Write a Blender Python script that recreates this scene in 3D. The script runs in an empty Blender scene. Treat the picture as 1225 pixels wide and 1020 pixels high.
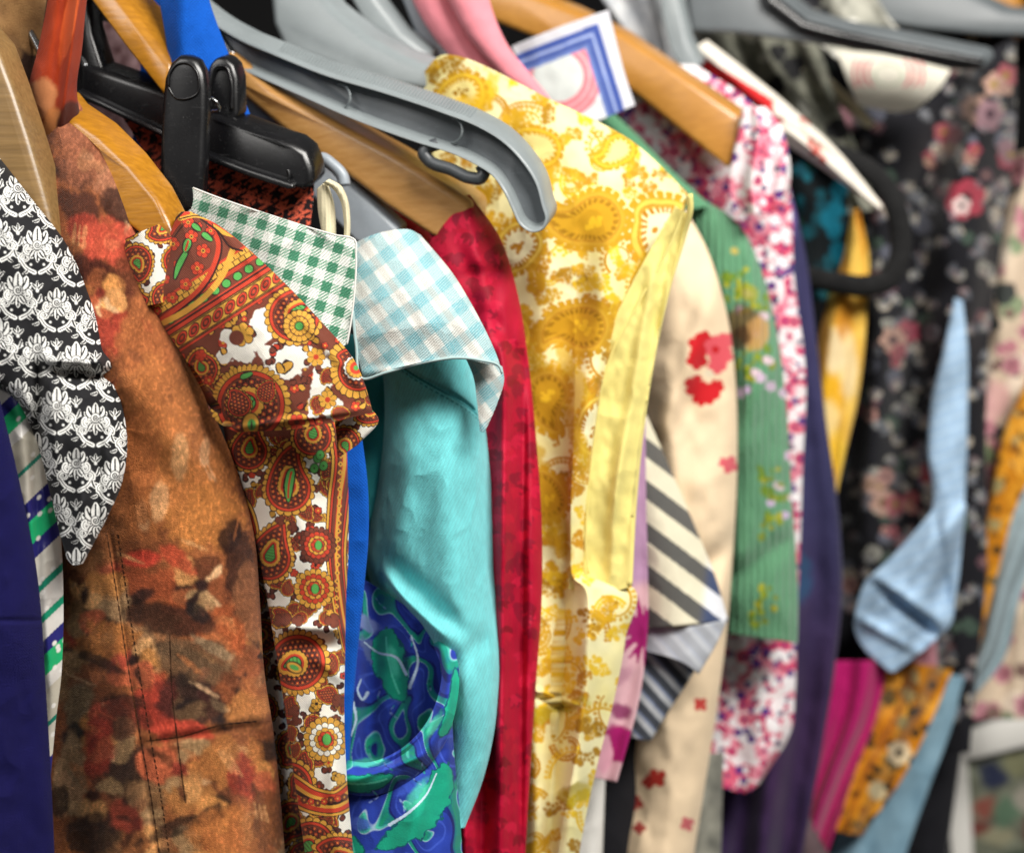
import bpy, bmesh, math, random
import numpy as np
from mathutils import Vector

random.seed(7)
rng = np.random.default_rng(11)
SC = bpy.context.scene
COL = SC.collection

# ------------------------------------------------------------------ camera frame
W, H, F = 1225.0, 1020.0, 1701.0
K = 0.65                      # metres per unit of layout depth
PITCH = math.radians(11)
CAM = np.array([0.0, 0.0, 1.42])
FWD = np.array([0, math.cos(PITCH), -math.sin(PITCH)])
UPV = np.array([0, math.sin(PITCH), math.cos(PITCH)])
RGT = np.array([1.0, 0, 0])


def PT(px, py, d):
    """world position of a photo measurement at layout depth d (arrays welcome)"""
    px, py, d = np.broadcast_arrays(np.asarray(px, float), np.asarray(py, float), np.asarray(d, float))
    z = d * K
    a = (px - W / 2) / F * z
    b = (H / 2 - py) / F * z
    return CAM + a[..., None] * RGT + b[..., None] * UPV + z[..., None] * FWD


def S(h):
    """#rrggbb -> linear rgb"""
    h = h.lstrip('#')
    v = np.array([int(h[i:i + 2], 16) / 255 for i in (0, 2, 4)])
    return np.where(v <= 0.04045, v / 12.92, ((v + 0.055) / 1.055) ** 2.4)


# ------------------------------------------------------------------ things
def thing(name, label, cat, at, group=None):
    o = bpy.data.objects.new(name, None)
    COL.objects.link(o)
    o.location = Vector(at)
    o.empty_display_size = 0.02
    o['label'] = label
    o['category'] = cat
    if group:
        o['group'] = group
    return o


def link(name, me, mat, parent=None, label=None):
    o = bpy.data.objects.new(name, me)
    COL.objects.link(o)
    if mat is not None:
        me.materials.append(mat)
    if parent is not None:
        o.parent = parent
        off = parent.location
        p = parent.parent
        tot = Vector(off)
        while p is not None:
            tot += p.location
            p = p.parent
        n = len(me.vertices)
        co = np.empty(n * 3, np.float32)
        me.vertices.foreach_get('co', co)
        co = co.reshape(-1, 3) - np.array(tot, np.float32)
        me.vertices.foreach_set('co', co.ravel())
        me.update()
    if label:
        o['label'] = label
    return o


def mesh_np(name, verts, quads, smooth=True):
    me = bpy.data.meshes.new(name)
    verts = np.asarray(verts, np.float32)
    quads = np.asarray(quads, np.int32)
    me.vertices.add(len(verts))
    me.vertices.foreach_set('co', verts.ravel())
    nf, k = quads.shape
    me.loops.add(nf * k)
    me.loops.foreach_set('vertex_index', quads.ravel())
    me.polygons.add(nf)
    me.polygons.foreach_set('loop_start', np.arange(0, nf * k, k, dtype=np.int32))
    me.polygons.foreach_set('loop_total', np.full(nf, k, np.int32))
    if smooth:
        me.polygons.foreach_set('use_smooth', np.ones(nf, bool))
    me.update(calc_edges=True)
    return me


# ------------------------------------------------------------------ noise
def _hash(ix, iy, seed):
    h = (ix.astype(np.int64) * 374761393 + iy.astype(np.int64) * 668265263 + seed * 974711) & 0xffffffff
    h = ((h ^ (h >> 13)) * 1274126177) & 0xffffffff
    h = h ^ (h >> 16)
    return (h & 0xffff) / 65535.0


def vn(x, y, seed=0):
    ix = np.floor(x); iy = np.floor(y)
    fx = x - ix; fy = y - iy
    fx = fx * fx * (3 - 2 * fx); fy = fy * fy * (3 - 2 * fy)
    a = _hash(ix, iy, seed); b = _hash(ix + 1, iy, seed)
    c = _hash(ix, iy + 1, seed); d = _hash(ix + 1, iy + 1, seed)
    return (a * (1 - fx) + b * fx) * (1 - fy) + (c * (1 - fx) + d * fx) * fy


def fbm(x, y, seed=0, o=4):
    s = 0; a = 0.5; n = 0
    for i in range(o):
        s = s + a * vn(x, y, seed + i * 17); n += a
        x = x * 2.03 + 3.1; y = y * 2.03 + 1.7; a *= 0.5
    return s / n


def sm(a, b, x):
    t = np.clip((x - a) / (b - a), 0, 1)
    return t * t * (3 - 2 * t)


# ------------------------------------------------------------------ cloth panels
def hermite(t, P, x):
    """interpolate rows P (n,...) given at parameters t, at x"""
    n = len(t)
    if n == 2:
        m = np.stack([(P[1] - P[0]) / (t[1] - t[0])] * 2)
    else:
        d = (P[1:] - P[:-1]) / (t[1:] - t[:-1]).reshape((-1,) + (1,) * (P.ndim - 1))
        m = np.empty_like(P)
        m[0] = d[0]; m[-1] = d[-1]
        h = (t[1:] - t[:-1]).reshape((-1,) + (1,) * (P.ndim - 1))
        m[1:-1] = (d[:-1] * h[1:] + d[1:] * h[:-1]) / (h[1:] + h[:-1])
    k = np.clip(np.searchsorted(t, x, side='right') - 1, 0, n - 2)
    hh = t[k + 1] - t[k]
    s = (x - t[k]) / hh
    sh = (-1,) + (1,) * (P.ndim - 1)
    s = s.reshape(sh); hh = hh.reshape(sh)
    s2 = s * s; s3 = s2 * s
    return ((2 * s3 - 3 * s2 + 1) * P[k] + (s3 - 2 * s2 + s) * hh * m[k]
            + (-2 * s3 + 3 * s2) * P[k + 1] + (s3 - s2) * hh * m[k + 1])


class Panel:
    pass


def panel(name, cols, D, mat, parent=None, dens=0.6, bulge=0.0, round_=False, dl=0.0, dr=0.0,
          thick=0.004, fold=None, wob=0.0015, wl=60.0, paint=None, arc=False, label=None, seed=1, top=0.0, rows_d=None,
          ymax=1040.0, topn=0.25, wr=0.0012):
    """A piece of cloth with body.  cols: polylines from its left edge to its right edge, equally many (x, y[, depth]) points
    each; D layout depth; bulge how far its middle comes forward, dl/dr extra depth of the left/right edge, thick its
    thickness behind the front; fold(U,V,s,v) extra relief towards the viewer in layout units; paint(c) prints the pattern."""
    G = np.array([[(p[0], p[1], (p[2] if len(p) > 2 else 0.0)) for p in c] for c in cols], float)  # C,R,3
    G = G.transpose(1, 0, 2)                                                                     # R,C,3
    R, C = G.shape[:2]
    # row parameter: mean chord
    ch = np.linalg.norm(G[1:, :, :2] - G[:-1, :, :2], axis=2).mean(1)
    tv = np.concatenate([[0], np.cumsum(ch)])
    ymean = G[:, :, 1].min(1)
    # dense while in the frame, sparse below it
    tlim = tv[-1]
    for i in range(R - 1):
        if ymean[i] < ymax <= ymean[i + 1]:
            tlim = tv[i] + (ymax - ymean[i]) / (ymean[i + 1] - ymean[i]) * (tv[i + 1] - tv[i]); break
    nv = max(6, int(tlim * dens))
    xs = np.linspace(0, tlim, nv)
    if tlim < tv[-1] - 1:
        xs = np.concatenate([xs, np.linspace(tlim, tv[-1], max(4, int((tv[-1] - tlim) * 0.08)))[1:]])
    nv = len(xs)
    Gv = hermite(tv, G, xs)                                    # nv,C,3
    cw = np.linalg.norm(G[:, 1:, :2] - G[:, :-1, :2], axis=2).max(0)
    tu = np.concatenate([[0], np.cumsum(np.maximum(cw, 1))])
    tu /= tu[-1]
    wid = np.linalg.norm(Gv[:, -1, :2] - Gv[:, 0, :2], axis=1)
    nu = max(8, int(np.percentile(wid, 95) * dens * (1.25 if round_ else 1.0)))
    s = np.linspace(-1, 1, nu)
    if round_:
        s = np.sin(s * math.pi / 2 * 0.97) / math.sin(math.pi / 2 * 0.97)
    u = (s + 1) / 2
    Fv = hermite(tu, np.ascontiguousarray(Gv.transpose(1, 0, 2)), u).transpose(1, 0, 2)    # nv,nu,3
    px = Fv[..., 0].copy(); py = Fv[..., 1].copy(); dd = Fv[..., 2].copy()
    ss = np.broadcast_to(s, px.shape); vv = np.broadcast_to((xs / tv[-1])[:, None], px.shape)
    prof = (1 - np.sqrt(np.clip(1 - (ss * 0.985) ** 2, 0, 1))) if round_ else ss ** 2
    wfac = np.clip(wid / max(np.percentile(wid, 80), 1), 0.1, 1.2)[:, None]
    dep = D + dd + bulge * prof * wfac + np.where(ss < 0, -ss * dl, ss * dr)
    if top:
        q = np.clip(1 - (xs / (topn * tlim)), 0, 1)[:, None]
        dep = dep + top * q ** 2
    if rows_d is not None:
        dep = dep + np.interp(xs / tv[-1], np.linspace(0, 1, len(rows_d)), rows_d)[:, None]
    U = px.copy(); V = py.copy()
    if arc:
        w3 = PT(px, py, dep)
        seg = np.linalg.norm(w3[:, 1:] - w3[:, :-1], axis=2) * F / (D * K)
        al = np.concatenate([np.zeros((nv, 1)), np.cumsum(seg, 1)], 1)
        ic = nu // 2
        U = px[:, ic:ic + 1] + al - al[:, ic:ic + 1]
    edge = 1 - np.abs(ss) ** 8
    if wob:
        dep = dep - wob * 2 * (fbm(U / wl, V / (wl * 1.6), seed, 3) - 0.5) * edge
    if wr:
        rd = 1 - np.abs(2 * fbm(U / 46 + V / 150, V / 62 - U / 200, seed + 31, 3) - 1) * 2.2
        dep = dep - wr * np.clip(rd, -.5, 1) * edge
    if fold is not None:
        dep = dep - fold(U, V, ss, vv)
    Ffront = PT(px, py, dep)
    # back side
    nb = 7
    ib = np.linspace(nu - 1, 0, nb + 2).round().astype(int)[1:-1]
    sb = s[ib]
    if round_:
        bt = thick * np.sqrt(np.clip(1 - sb ** 2, 0, 1)) * wfac + 0.002
    else:
        bt = thick * (1 - np.abs(sb) ** 6 * 0.5) * np.ones((nv, 1))
    Bback = PT(px[:, ib], py[:, ib], dep[:, ib] + bt)
    ring = np.concatenate([Ffront, Bback], 1)
    nr = nu + nb
    verts = ring.reshape(-1, 3)
    i = np.arange(nv - 1)[:, None]; j = np.arange(nr)[None, :]; j2 = (j + 1) % nr
    quads = np.stack([i * nr + j, i * nr + j2, (i + 1) * nr + j2, (i + 1) * nr + j], -1).reshape(-1, 4)
    # caps: join the front samples of the first/last row to the back ones
    caps = []
    kb = np.linspace(nu - 1, 0, nb + 2).round().astype(int)
    for row, rev in ((0, False), (nv - 1, True)):
        b = row * nr
        bi = [nu - 1] + [nu + q for q in range(nb)] + [0]
        for q in range(nb + 1):
            a0, a1 = kb[q + 1], kb[q]
            for m in range(a0, a1):
                t = bi[q] if (m - a0) * 2 >= (a1 - a0) else bi[q + 1]
                if t in (m, m + 1):
                    continue
                tri = (b + m, b + t, b + m + 1, b + m + 1)
                caps.append(tri)
            mid = a0 + (a1 - a0 + 1) // 2
            if len({mid, bi[q], bi[q + 1]}) == 3:
                caps.append((b + mid, b + bi[q + 1], b + bi[q], b + bi[q]))
    me = mesh_np(name, verts, quads)
    if caps:
        bm = bmesh.new(); bm.from_mesh(me); bm.verts.ensure_lookup_table()
        for c4 in caps:
            try:
                f = bm.faces.new([bm.verts[c4[0]], bm.verts[c4[1]], bm.verts[c4[2]]]); f.smooth = True
            except ValueError:
                pass
        bmesh.ops.recalc_face_normals(bm, faces=bm.faces[:])
        bm.to_mesh(me); bm.free()
    c = Panel()
    c.U = np.concatenate([U, U[:, ib]], 1).ravel(); c.V = np.concatenate([V, V[:, ib]], 1).ravel()
    c.s = np.concatenate([ss, ss[:, ib]], 1).ravel(); c.v = np.concatenate([vv, vv[:, ib]], 1).ravel()
    c.col = np.ones((len(c.U), 3)) * 0.5
    c.nv, c.nr, c.nu = nv, nr, nu
    if paint is not None:
        paint(c)
        a = me.attributes.new('dye', 'FLOAT_COLOR', 'POINT')
        a.data.foreach_set('color', np.concatenate([np.clip(c.col, 0, 1), np.ones((len(c.U), 1))], 1).astype(np.float32).ravel())
    a = me.attributes.new('cloth', 'FLOAT_VECTOR', 'POINT')
    a.data.foreach_set('vector', np.stack([c.U, c.V, np.zeros_like(c.U)], 1).astype(np.float32).ravel())
    return link(name, me, mat, parent, label)


# ------------------------------------------------------------------ fabric printing (dye per vertex)
def put(c, idx, mask, color, a=1.0):
    k = idx[mask]
    if np.ndim(a):
        a = a[mask][:, None]
    c.col[k] = c.col[k] * (1 - a) + np.asarray(color) * a


def near(c, u, v, r):
    idx = np.nonzero((np.abs(c.U - u) < r) & (np.abs(c.V - v) < r))[0]
    return idx, c.U[idx] - u, c.V[idx] - v


def rot(x, y, a):
    ca, sa = math.cos(a), math.sin(a)
    return x * ca + y * sa, -x * sa + y * ca


def disc(c, u, v, r, color, ry=None, ang=0, soft=0.8):
    ry = ry or r
    idx, x, y = near(c, u, v, max(r, ry) + 3)
    if not len(idx):
        return
    x, y = rot(x, y, ang)
    q = np.hypot(x / r, y / ry)
    a = sm(1 + soft / min(r, ry), 1 - soft / min(r, ry), q)
    put(c, idx, a > 0, color, a)


def blob(c, u, v, rx, ry, ang, color, soft=0.35, warp=0.5, wl=25, seed=0, alpha=1.0, speck=0.0):
    """ragged brushed patch of dye"""
    idx, x, y = near(c, u, v, max(rx, ry) * 1.9)
    if not len(idx):
        return
    U = c.U[idx]; V = c.V[idx]
    x, y = rot(x, y, ang)
    q = np.hypot(x / rx, y / ry) + warp * 2 * (fbm(U / wl, V / wl, seed, 4) - 0.5)
    if speck:
        q = q + speck * 2 * (fbm(U / 2.6 + V / 9, V / 5.0, seed + 50, 3) - 0.5)
    a = sm(1 + soft, 1 - soft, q) * alpha
    put(c, idx, a > 0.004, color, a)


def flower(c, u, v, r, n, color, centre, ang=0, depth=0.3, line=None):
    idx, x, y = near(c, u, v, r * 1.3)
    if not len(idx):
        return
    q = np.hypot(x, y); th = np.arctan2(y, x) + ang
    R = r * (1 - 1.3 * depth + 1.3 * depth * np.sqrt(np.abs(np.cos(n * th / 2))))
    if line is not None:
        put(c, idx, q < R + line[1], line[0])
    put(c, idx, q < R, color)
    if line is not None:
        put(c, idx, (np.abs(np.cos(n * th / 2)) < 0.16) & (q > r * .35) & (q < R), line[0])
    if centre is not None:
        put(c, idx, q < r * 0.3, centre)


def stroke(c, pts, w0, w1, color, core=None, corew=0.25):
    """tapering line along pts; core: colour of a thin line inside it"""
    pts = np.asarray(pts, float)
    lo = pts.min(0) - max(w0, w1) - 1; hi = pts.max(0) + max(w0, w1) + 1
    idx = np.nonzero((c.U > lo[0]) & (c.U < hi[0]) & (c.V > lo[1]) & (c.V < hi[1]))[0]
    if not len(idx):
        return
    best = np.full(len(idx), 9.0)
    n = len(pts) - 1
    for k in range(n):
        a, b = pts[k], pts[k + 1]
        d = b - a; L2 = max(d @ d, 1e-9)
        t = np.clip(((c.U[idx] - a[0]) * d[0] + (c.V[idx] - a[1]) * d[1]) / L2, 0, 1)
        dist = np.hypot(c.U[idx] - a[0] - t * d[0], c.V[idx] - a[1] - t * d[1])
        w = w0 + (w1 - w0) * (k + t) / n
        best = np.minimum(best, dist / np.maximum(w, 0.2))
    put(c, idx, best < 1, color)
    if core is not None:
        put(c, idx, best < corew, core)


def leaf(c, p0, p1, w, bend, color, edge=None, vein=None, rag=0.25, seed=0):
    """leaf or petal: widest before its middle, pointed, bent sideways, with a ragged brushed rim"""
    p0 = np.array(p0, float); p1 = np.array(p1, float)
    d = p1 - p0; L = np.linalg.norm(d); d /= L
    m = (p0 + p1) / 2; R = L * .6 + w + abs(bend)
    idx, x, y = near(c, m[0], m[1], R + 4)
    if not len(idx):
        return
    t = (x * d[0] + y * d[1]) / L + .5; q = -x * d[1] + y * d[0]
    q = q - bend * 4 * t * (1 - t)
    tt = np.clip(t, 0, 1)
    hw = w * np.sqrt(np.clip(np.sin(math.pi * tt ** .75), 0, 1))
    hw = hw * (1 + rag * 2 * (fbm(c.U[idx] / 7, c.V[idx] / 7, seed + 3, 3) - .5))
    inn = (t > 0) & (t < 1)
    if edge is not None:
        put(c, idx, (t > -.03) & (t < 1.03) & (np.abs(q) < hw + 1.8), edge)
    n = fbm(c.U[idx] / 9, c.V[idx] / 9, seed, 3)
    a = (inn & (np.abs(q) < hw)) * (.72 + .5 * n)
    put(c, idx, inn & (np.abs(q) < hw), color, np.clip(a, 0, 1))
    if vein is not None:
        put(c, idx, inn & (np.abs(q) < .9 + .5 * n) & (t > .1) & (t < .9), vein)


def spiral(u, v, r0, r1, a0, turns, n=26, sy=1.0):
    t = np.linspace(0, 1, n)
    r = r0 + (r1 - r0) * t
    a = a0 + turns * 2 * math.pi * t
    return np.stack([u + r * np.cos(a), v + sy * r * np.sin(a)], 1)


def paisley(c, u, v, size, ang, pal, flip=1, curl=1.5, n=22, tail=2.1, fringe=0.18):
    n = int(n * 1.35)
    """curled teardrop: scalloped fringe, outline, filled body with florets, small inner drop"""
    idx, x, y = near(c, u, v, size * (tail + 1.4))
    if not len(idx):
        return
    x, y = rot(x, y, ang)
    x = x * flip / size; y = y / size
    keep = (np.abs(x) < 2.2 + tail) & (y > -2) & (y < tail + 1.2)
    sd = np.full(len(x), 9.0)
    m = 14; cx = cy = 0.0; a = 0.0
    pos = []
    for k in range(m + 1):
        t = k / m
        pos.append((cx, cy, (1 - t) ** 0.85))
        a = curl * t ** 1.3
        cx += math.sin(a) * tail / m; cy += math.cos(a) * tail / m
    for (px_, py_, r_) in pos:
        sd = np.minimum(sd, np.hypot(x - px_, y - py_) - r_)
    th = np.arctan2(y - 0.35, x)
    sc = 0.10 * np.abs(np.sin(n * th / 2))
    dk, gold, red, body, green = pal['dark'], pal['gold'], pal['red'], pal['body'], pal['green']
    f = fringe
    lw = min(0.09, 1.1 / size)
    put(c, idx, sd < f + sc + lw, dk)
    put(c, idx, sd < f + sc, gold)
    put(c, idx, (sd < f + sc) & (np.abs(np.sin(n * th / 2)) < 0.2), dk)
    put(c, idx, sd < 0.05 + lw, dk)
    put(c, idx, sd < 0.05, red)
    put(c, idx, sd < -0.07, dk)
    put(c, idx, sd < -0.07 - lw * .7, body)
    # florets
    g = max(0.20, min(.34, 6.2 / size))
    gx = np.floor(x / g + 0.5); gy = np.floor(y / g + 0.5 * (np.mod(gx, 2)))
    fx = x - gx * g; fy = y - (gy + 0.5 - 0.5 * np.mod(gx, 2)) * g
    q = np.hypot(fx, fy); tf = np.arctan2(fy, fx)
    inside = sd < -0.16
    put(c, idx, inside & (q < g * .36 * (0.75 + 0.25 * np.cos(5 * tf))), red)
    put(c, idx, inside & (q < g * .13), gold)
    put(c, idx, inside & (np.abs(q - g * .47) < .018), dk)
    if size > 14:
        y2 = y - 0.12; x2 = x - 0.02
        q2 = np.full(len(x), 9.0)
        for (px_, py_, r_) in pos[:9]:
            q2 = np.minimum(q2, np.hypot(x2 - px_ * .5, y2 - py_ * .55) - r_ * .42)
        s2 = 0.05 * np.abs(np.sin(9 * np.arctan2(y2, x2)))
        put(c, idx, q2 < 0.10 + s2, dk)
        put(c, idx, q2 < 0.06 + s2, gold)
        put(c, idx, q2 < -0.05, red)
        put(c, idx, q2 < -0.14, dk)
        put(c, idx, q2 < -0.18, green)
        put(c, idx, (q2 < -0.18) & (np.mod(y * 7, 1) < 0.22), dk)


def bleed(c, times):
    """let the dyes run into each other a little, thread by thread"""
    a = c.col.reshape(c.nv, c.nr, 3)
    f = a[:, :c.nu].copy()
    for _ in range(times):
        p = np.pad(f, ((1, 1), (1, 1), (0, 0)), mode='edge')
        f = (p[1:-1, 1:-1] * 2 + p[:-2, 1:-1] + p[2:, 1:-1] + p[1:-1, :-2] + p[1:-1, 2:]) / 6
    a[:, :c.nu] = f


# ------------------------------------------------------------------ materials
def nt(name):
    m = bpy.data.materials.new(name)
    m.use_nodes = True
    t = m.node_tree
    b = t.nodes['Principled BSDF']
    return m, t, b


def N(t, typ, **kw):
    n = t.nodes.new(typ)
    for k, v in kw.items():
        if k.startswith('i_'):
            key = k[2:].replace('_', ' ')
            n.inputs[int(key) if key.isdigit() else key].default_value = v
        else:
            setattr(n, k, v)
    return n


def M2(t, op, a, b=None):
    n = t.nodes.new('ShaderNodeMath'); n.operation = op
    for i, x in enumerate((a, b)):
        if x is None:
            continue
        if isinstance(x, (int, float)):
            n.inputs[i].default_value = x
        else:
            t.links.new(x, n.inputs[i])
    return n.outputs[0]


def fabric(name, color=None, weave='plain', pitch=3.0, depth=0.35, rough=0.85, sheen=0.25, spec=0.25, fuzz=0.25, tone=0.16, hgt=0.00012,
           mottle=0.12, mscale=0.03, trans=0.0):
    """woven cloth: dye from the printed pattern (or one colour), thread relief along the cloth's own directions"""
    m, t, b = nt(name)
    L = t.links.new
    at = N(t, 'ShaderNodeAttribute', attribute_name='cloth')
    sp = N(t, 'ShaderNodeSeparateXYZ'); L(at.outputs['Vector'], sp.inputs[0])
    # slight waver of the threads
    nz = N(t, 'ShaderNodeTexNoise', i_Scale=0.05, i_Detail=2.0); L(at.outputs['Vector'], nz.inputs['Vector'])
    wv = M2(t, 'MULTIPLY', nz.outputs[0], pitch * (.5 if weave == 'rib' else .8))
    u = M2(t, 'ADD', sp.outputs[0], wv); v = M2(t, 'ADD', sp.outputs[1], wv)
    k = 2 * math.pi / pitch
    if weave == 'plain':
        h = M2(t, 'MULTIPLY', M2(t, 'SINE', M2(t, 'MULTIPLY', u, k)), M2(t, 'SINE', M2(t, 'MULTIPLY', v, k)))
    elif weave == 'twill':
        h = M2(t, 'SINE', M2(t, 'MULTIPLY', M2(t, 'ADD', u, v), k))
    elif weave == 'rib':
        h = M2(t, 'SINE', M2(t, 'MULTIPLY', u, k))
    else:
        h = M2(t, 'MULTIPLY', u, 0.0)
    h = M2(t, 'MULTIPLY', M2(t, 'ADD', h, 1.0), 0.5)
    fz = N(t, 'ShaderNodeTexNoise', i_Scale=0.45, i_Detail=3.0, i_Roughness=0.7); L(at.outputs['Vector'], fz.inputs['Vector'])
    hh = M2(t, 'ADD', M2(t, 'MULTIPLY', h, depth), M2(t, 'MULTIPLY', fz.outputs[0], fuzz * 2))
    mo = N(t, 'ShaderNodeTexNoise', i_Scale=mscale, i_Detail=5.0, i_Roughness=0.6); L(at.outputs['Vector'], mo.inputs['Vector'])
    fac = M2(t, 'ADD', M2(t, 'MULTIPLY', hh, tone / max(depth + fuzz, .2)), M2(t, 'MULTIPLY', mo.outputs[0], mottle * 2))
    fac = M2(t, 'ADD', fac, 1.0 - tone * 0.6 - mottle)
    mix = N(t, 'ShaderNodeMix', data_type='RGBA', blend_type='MULTIPLY')
    mix.inputs[0].default_value = 1.0
    if color is None:
        d = N(t, 'ShaderNodeAttribute', attribute_name='dye'); L(d.outputs['Color'], mix.inputs[6])
    else:
        mix.inputs[6].default_value = (*color, 1)
    cb = N(t, 'ShaderNodeCombineXYZ')
    for i in range(3):
        L(fac, cb.inputs[i])
    L(cb.outputs[0], mix.inputs[7])
    L(mix.outputs[2], b.inputs['Base Color'])
    bp = N(t, 'ShaderNodeBump', i_Strength=0.8, i_Distance=hgt * 3); L(hh, bp.inputs['Height']); L(bp.outputs[0], b.inputs['Normal'])
    b.inputs['Roughness'].default_value = rough
    b.inputs['Specular IOR Level'].default_value = spec
    b.inputs['Sheen Weight'].default_value = sheen
    b.inputs['Sheen Roughness'].default_value = 0.45
    return m


def plastic(name, color, rough=0.35, var=0.1, bump=0.15, scale=900):
    m, t, b = nt(name)
    L = t.links.new
    tc = N(t, 'ShaderNodeTexCoord')
    nz = N(t, 'ShaderNodeTexNoise', i_Scale=scale * .05, i_Detail=6.0, i_Roughness=0.65); L(tc.outputs['Object'], nz.inputs['Vector'])
    rp = N(t, 'ShaderNodeValToRGB')
    rp.color_ramp.elements[0].position = 0.3; rp.color_ramp.elements[1].position = 0.75
    rp.color_ramp.elements[0].color = (*(np.array(color) * (1 - var)), 1)
    rp.color_ramp.elements[1].color = (*np.clip(np.array(color) * (1 + var), 0, 1), 1)
    L(nz.outputs[0], rp.inputs[0])
    # handling marks: fine scratches and specks of lint
    mp = N(t, 'ShaderNodeMapping'); L(tc.outputs['Object'], mp.inputs['Vector'])
    mp.inputs['Scale'].default_value = (60, 900, 900); mp.inputs['Rotation'].default_value = (.3, .6, .4)
    sn = N(t, 'ShaderNodeTexNoise', i_Scale=1.0, i_Detail=2.0); L(mp.outputs[0], sn.inputs['Vector'])
    sc_ = N(t, 'ShaderNodeMapRange', i_1=.66, i_2=.74, i_3=0.0, i_4=.35); L(sn.outputs[0], sc_.inputs[0])
    dn = N(t, 'ShaderNodeTexNoise', i_Scale=1100.0, i_Detail=1.0); L(tc.outputs['Object'], dn.inputs['Vector'])
    ds = N(t, 'ShaderNodeMapRange', i_1=.71, i_2=.76, i_3=0.0, i_4=.5); L(dn.outputs[0], ds.inputs[0])
    mk = M2(t, 'MAXIMUM', sc_.outputs[0], ds.outputs[0])
    mx = N(t, 'ShaderNodeMix', data_type='RGBA'); L(mk, mx.inputs[0]); L(rp.outputs[0], mx.inputs[6])
    mx.inputs[7].default_value = (*np.clip(np.array(color) * 1.3 + .06, 0, 1), 1)
    L(mx.outputs[2], b.inputs['Base Color'])
    n2 = N(t, 'ShaderNodeTexNoise', i_Scale=scale, i_Detail=3.0); L(tc.outputs['Object'], n2.inputs['Vector'])
    bp = N(t, 'ShaderNodeBump', i_Strength=bump, i_Distance=0.0002); L(n2.outputs[0], bp.inputs['Height']); L(bp.outputs[0], b.inputs['Normal'])
    mr = N(t, 'ShaderNodeMapRange', i_3=rough * .8, i_4=rough * 1.25); L(nz.outputs[0], mr.inputs[0]); L(mr.outputs[0], b.inputs['Roughness'])
    return m


def wood(name, c0, c1, axis, rough=0.35, scale=60):
    m, t, b = nt(name)
    L = t.links.new
    tc = N(t, 'ShaderNodeTexCoord')
    mp = N(t, 'ShaderNodeMapping'); L(tc.outputs['Object'], mp.inputs['Vector'])
    # stretch along the bar direction
    mp.inputs['Rotation'].default_value = axis
    mp.inputs['Scale'].default_value = (0.05, 1.0, 1.0)
    nz = N(t, 'ShaderNodeTexNoise', i_Scale=scale * 9, i_Detail=5.0, i_Roughness=0.55, i_Distortion=0.15); L(mp.outputs[0], nz.inputs['Vector'])
    n2 = N(t, 'ShaderNodeTexNoise', i_Scale=scale * .35, i_Detail=3.0); L(tc.outputs['Object'], n2.inputs['Vector'])
    f = M2(t, 'ADD', M2(t, 'MULTIPLY', nz.outputs[0], 0.75), M2(t, 'MULTIPLY', n2.outputs[0], 0.35))
    rp = N(t, 'ShaderNodeValToRGB')
    e = rp.color_ramp.elements
    e[0].position = 0.30; e[1].position = 0.80
    e[0].color = (*c0, 1); e[1].color = (*c1, 1)
    L(f, rp.inputs[0]); L(rp.outputs[0], b.inputs['Base Color'])
    b.inputs['Roughness'].default_value = rough
    b.inputs['Coat Weight'].default_value = 0.25
    b.inputs['Coat Roughness'].default_value = 0.25
    bp = N(t, 'ShaderNodeBump', i_Strength=0.25, i_Distance=0.0004); L(nz.outputs[0], bp.inputs['Height']); L(bp.outputs[0], b.inputs['Normal'])
    return m


# ------------------------------------------------------------------ hard pieces
def prism(name, outline, D, e, mat, parent=None, bevel=0.0012, seg=3, label=None, smooth=True):
    """solid bar: outline [(x, y[, depth])] of its front face, e = (dx, dy, ddepth) the direction it runs back"""
    bm = bmesh.new()
    f0 = [bm.verts.new(PT(p[0], p[1], D + (p[2] if len(p) > 2 else 0))) for p in outline]
    f1 = [bm.verts.new(PT(p[0] + e[0], p[1] + e[1], D + e[2] + (p[2] if len(p) > 2 else 0))) for p in outline]
    bm.faces.new(f0); bm.faces.new(f1[::-1])
    n = len(outline)
    for i in range(n):
        bm.faces.new([f0[i], f1[i], f1[(i + 1) % n], f0[(i + 1) % n]])
    bmesh.ops.recalc_face_normals(bm, faces=bm.faces[:])
    if bevel:
        ed = [q for q in bm.edges if len(q.link_faces) == 2 and q.calc_face_angle(0) > 0.6]
        bmesh.ops.bevel(bm, geom=ed, offset=bevel, segments=seg, profile=0.5, affect='EDGES', clamp_overlap=True)
    me = bpy.data.meshes.new(name)
    bm.to_mesh(me); bm.free()
    for p in me.polygons:
        p.use_smooth = smooth
    o = link(name, me, mat, parent, label)
    if smooth:
        try:
            me.set_sharp_from_angle(angle=math.radians(45))
        except Exception:
            pass
    return o


def smooth_line(pts, n):
    P = np.array([(p[0], p[1], (p[2] if len(p) > 2 else 0.0)) for p in pts], float)
    t = np.concatenate([[0], np.cumsum(np.linalg.norm(P[1:, :2] - P[:-1, :2], axis=1) + 1e-6)])
    return hermite(t, P, np.linspace(0, t[-1], n))


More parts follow.
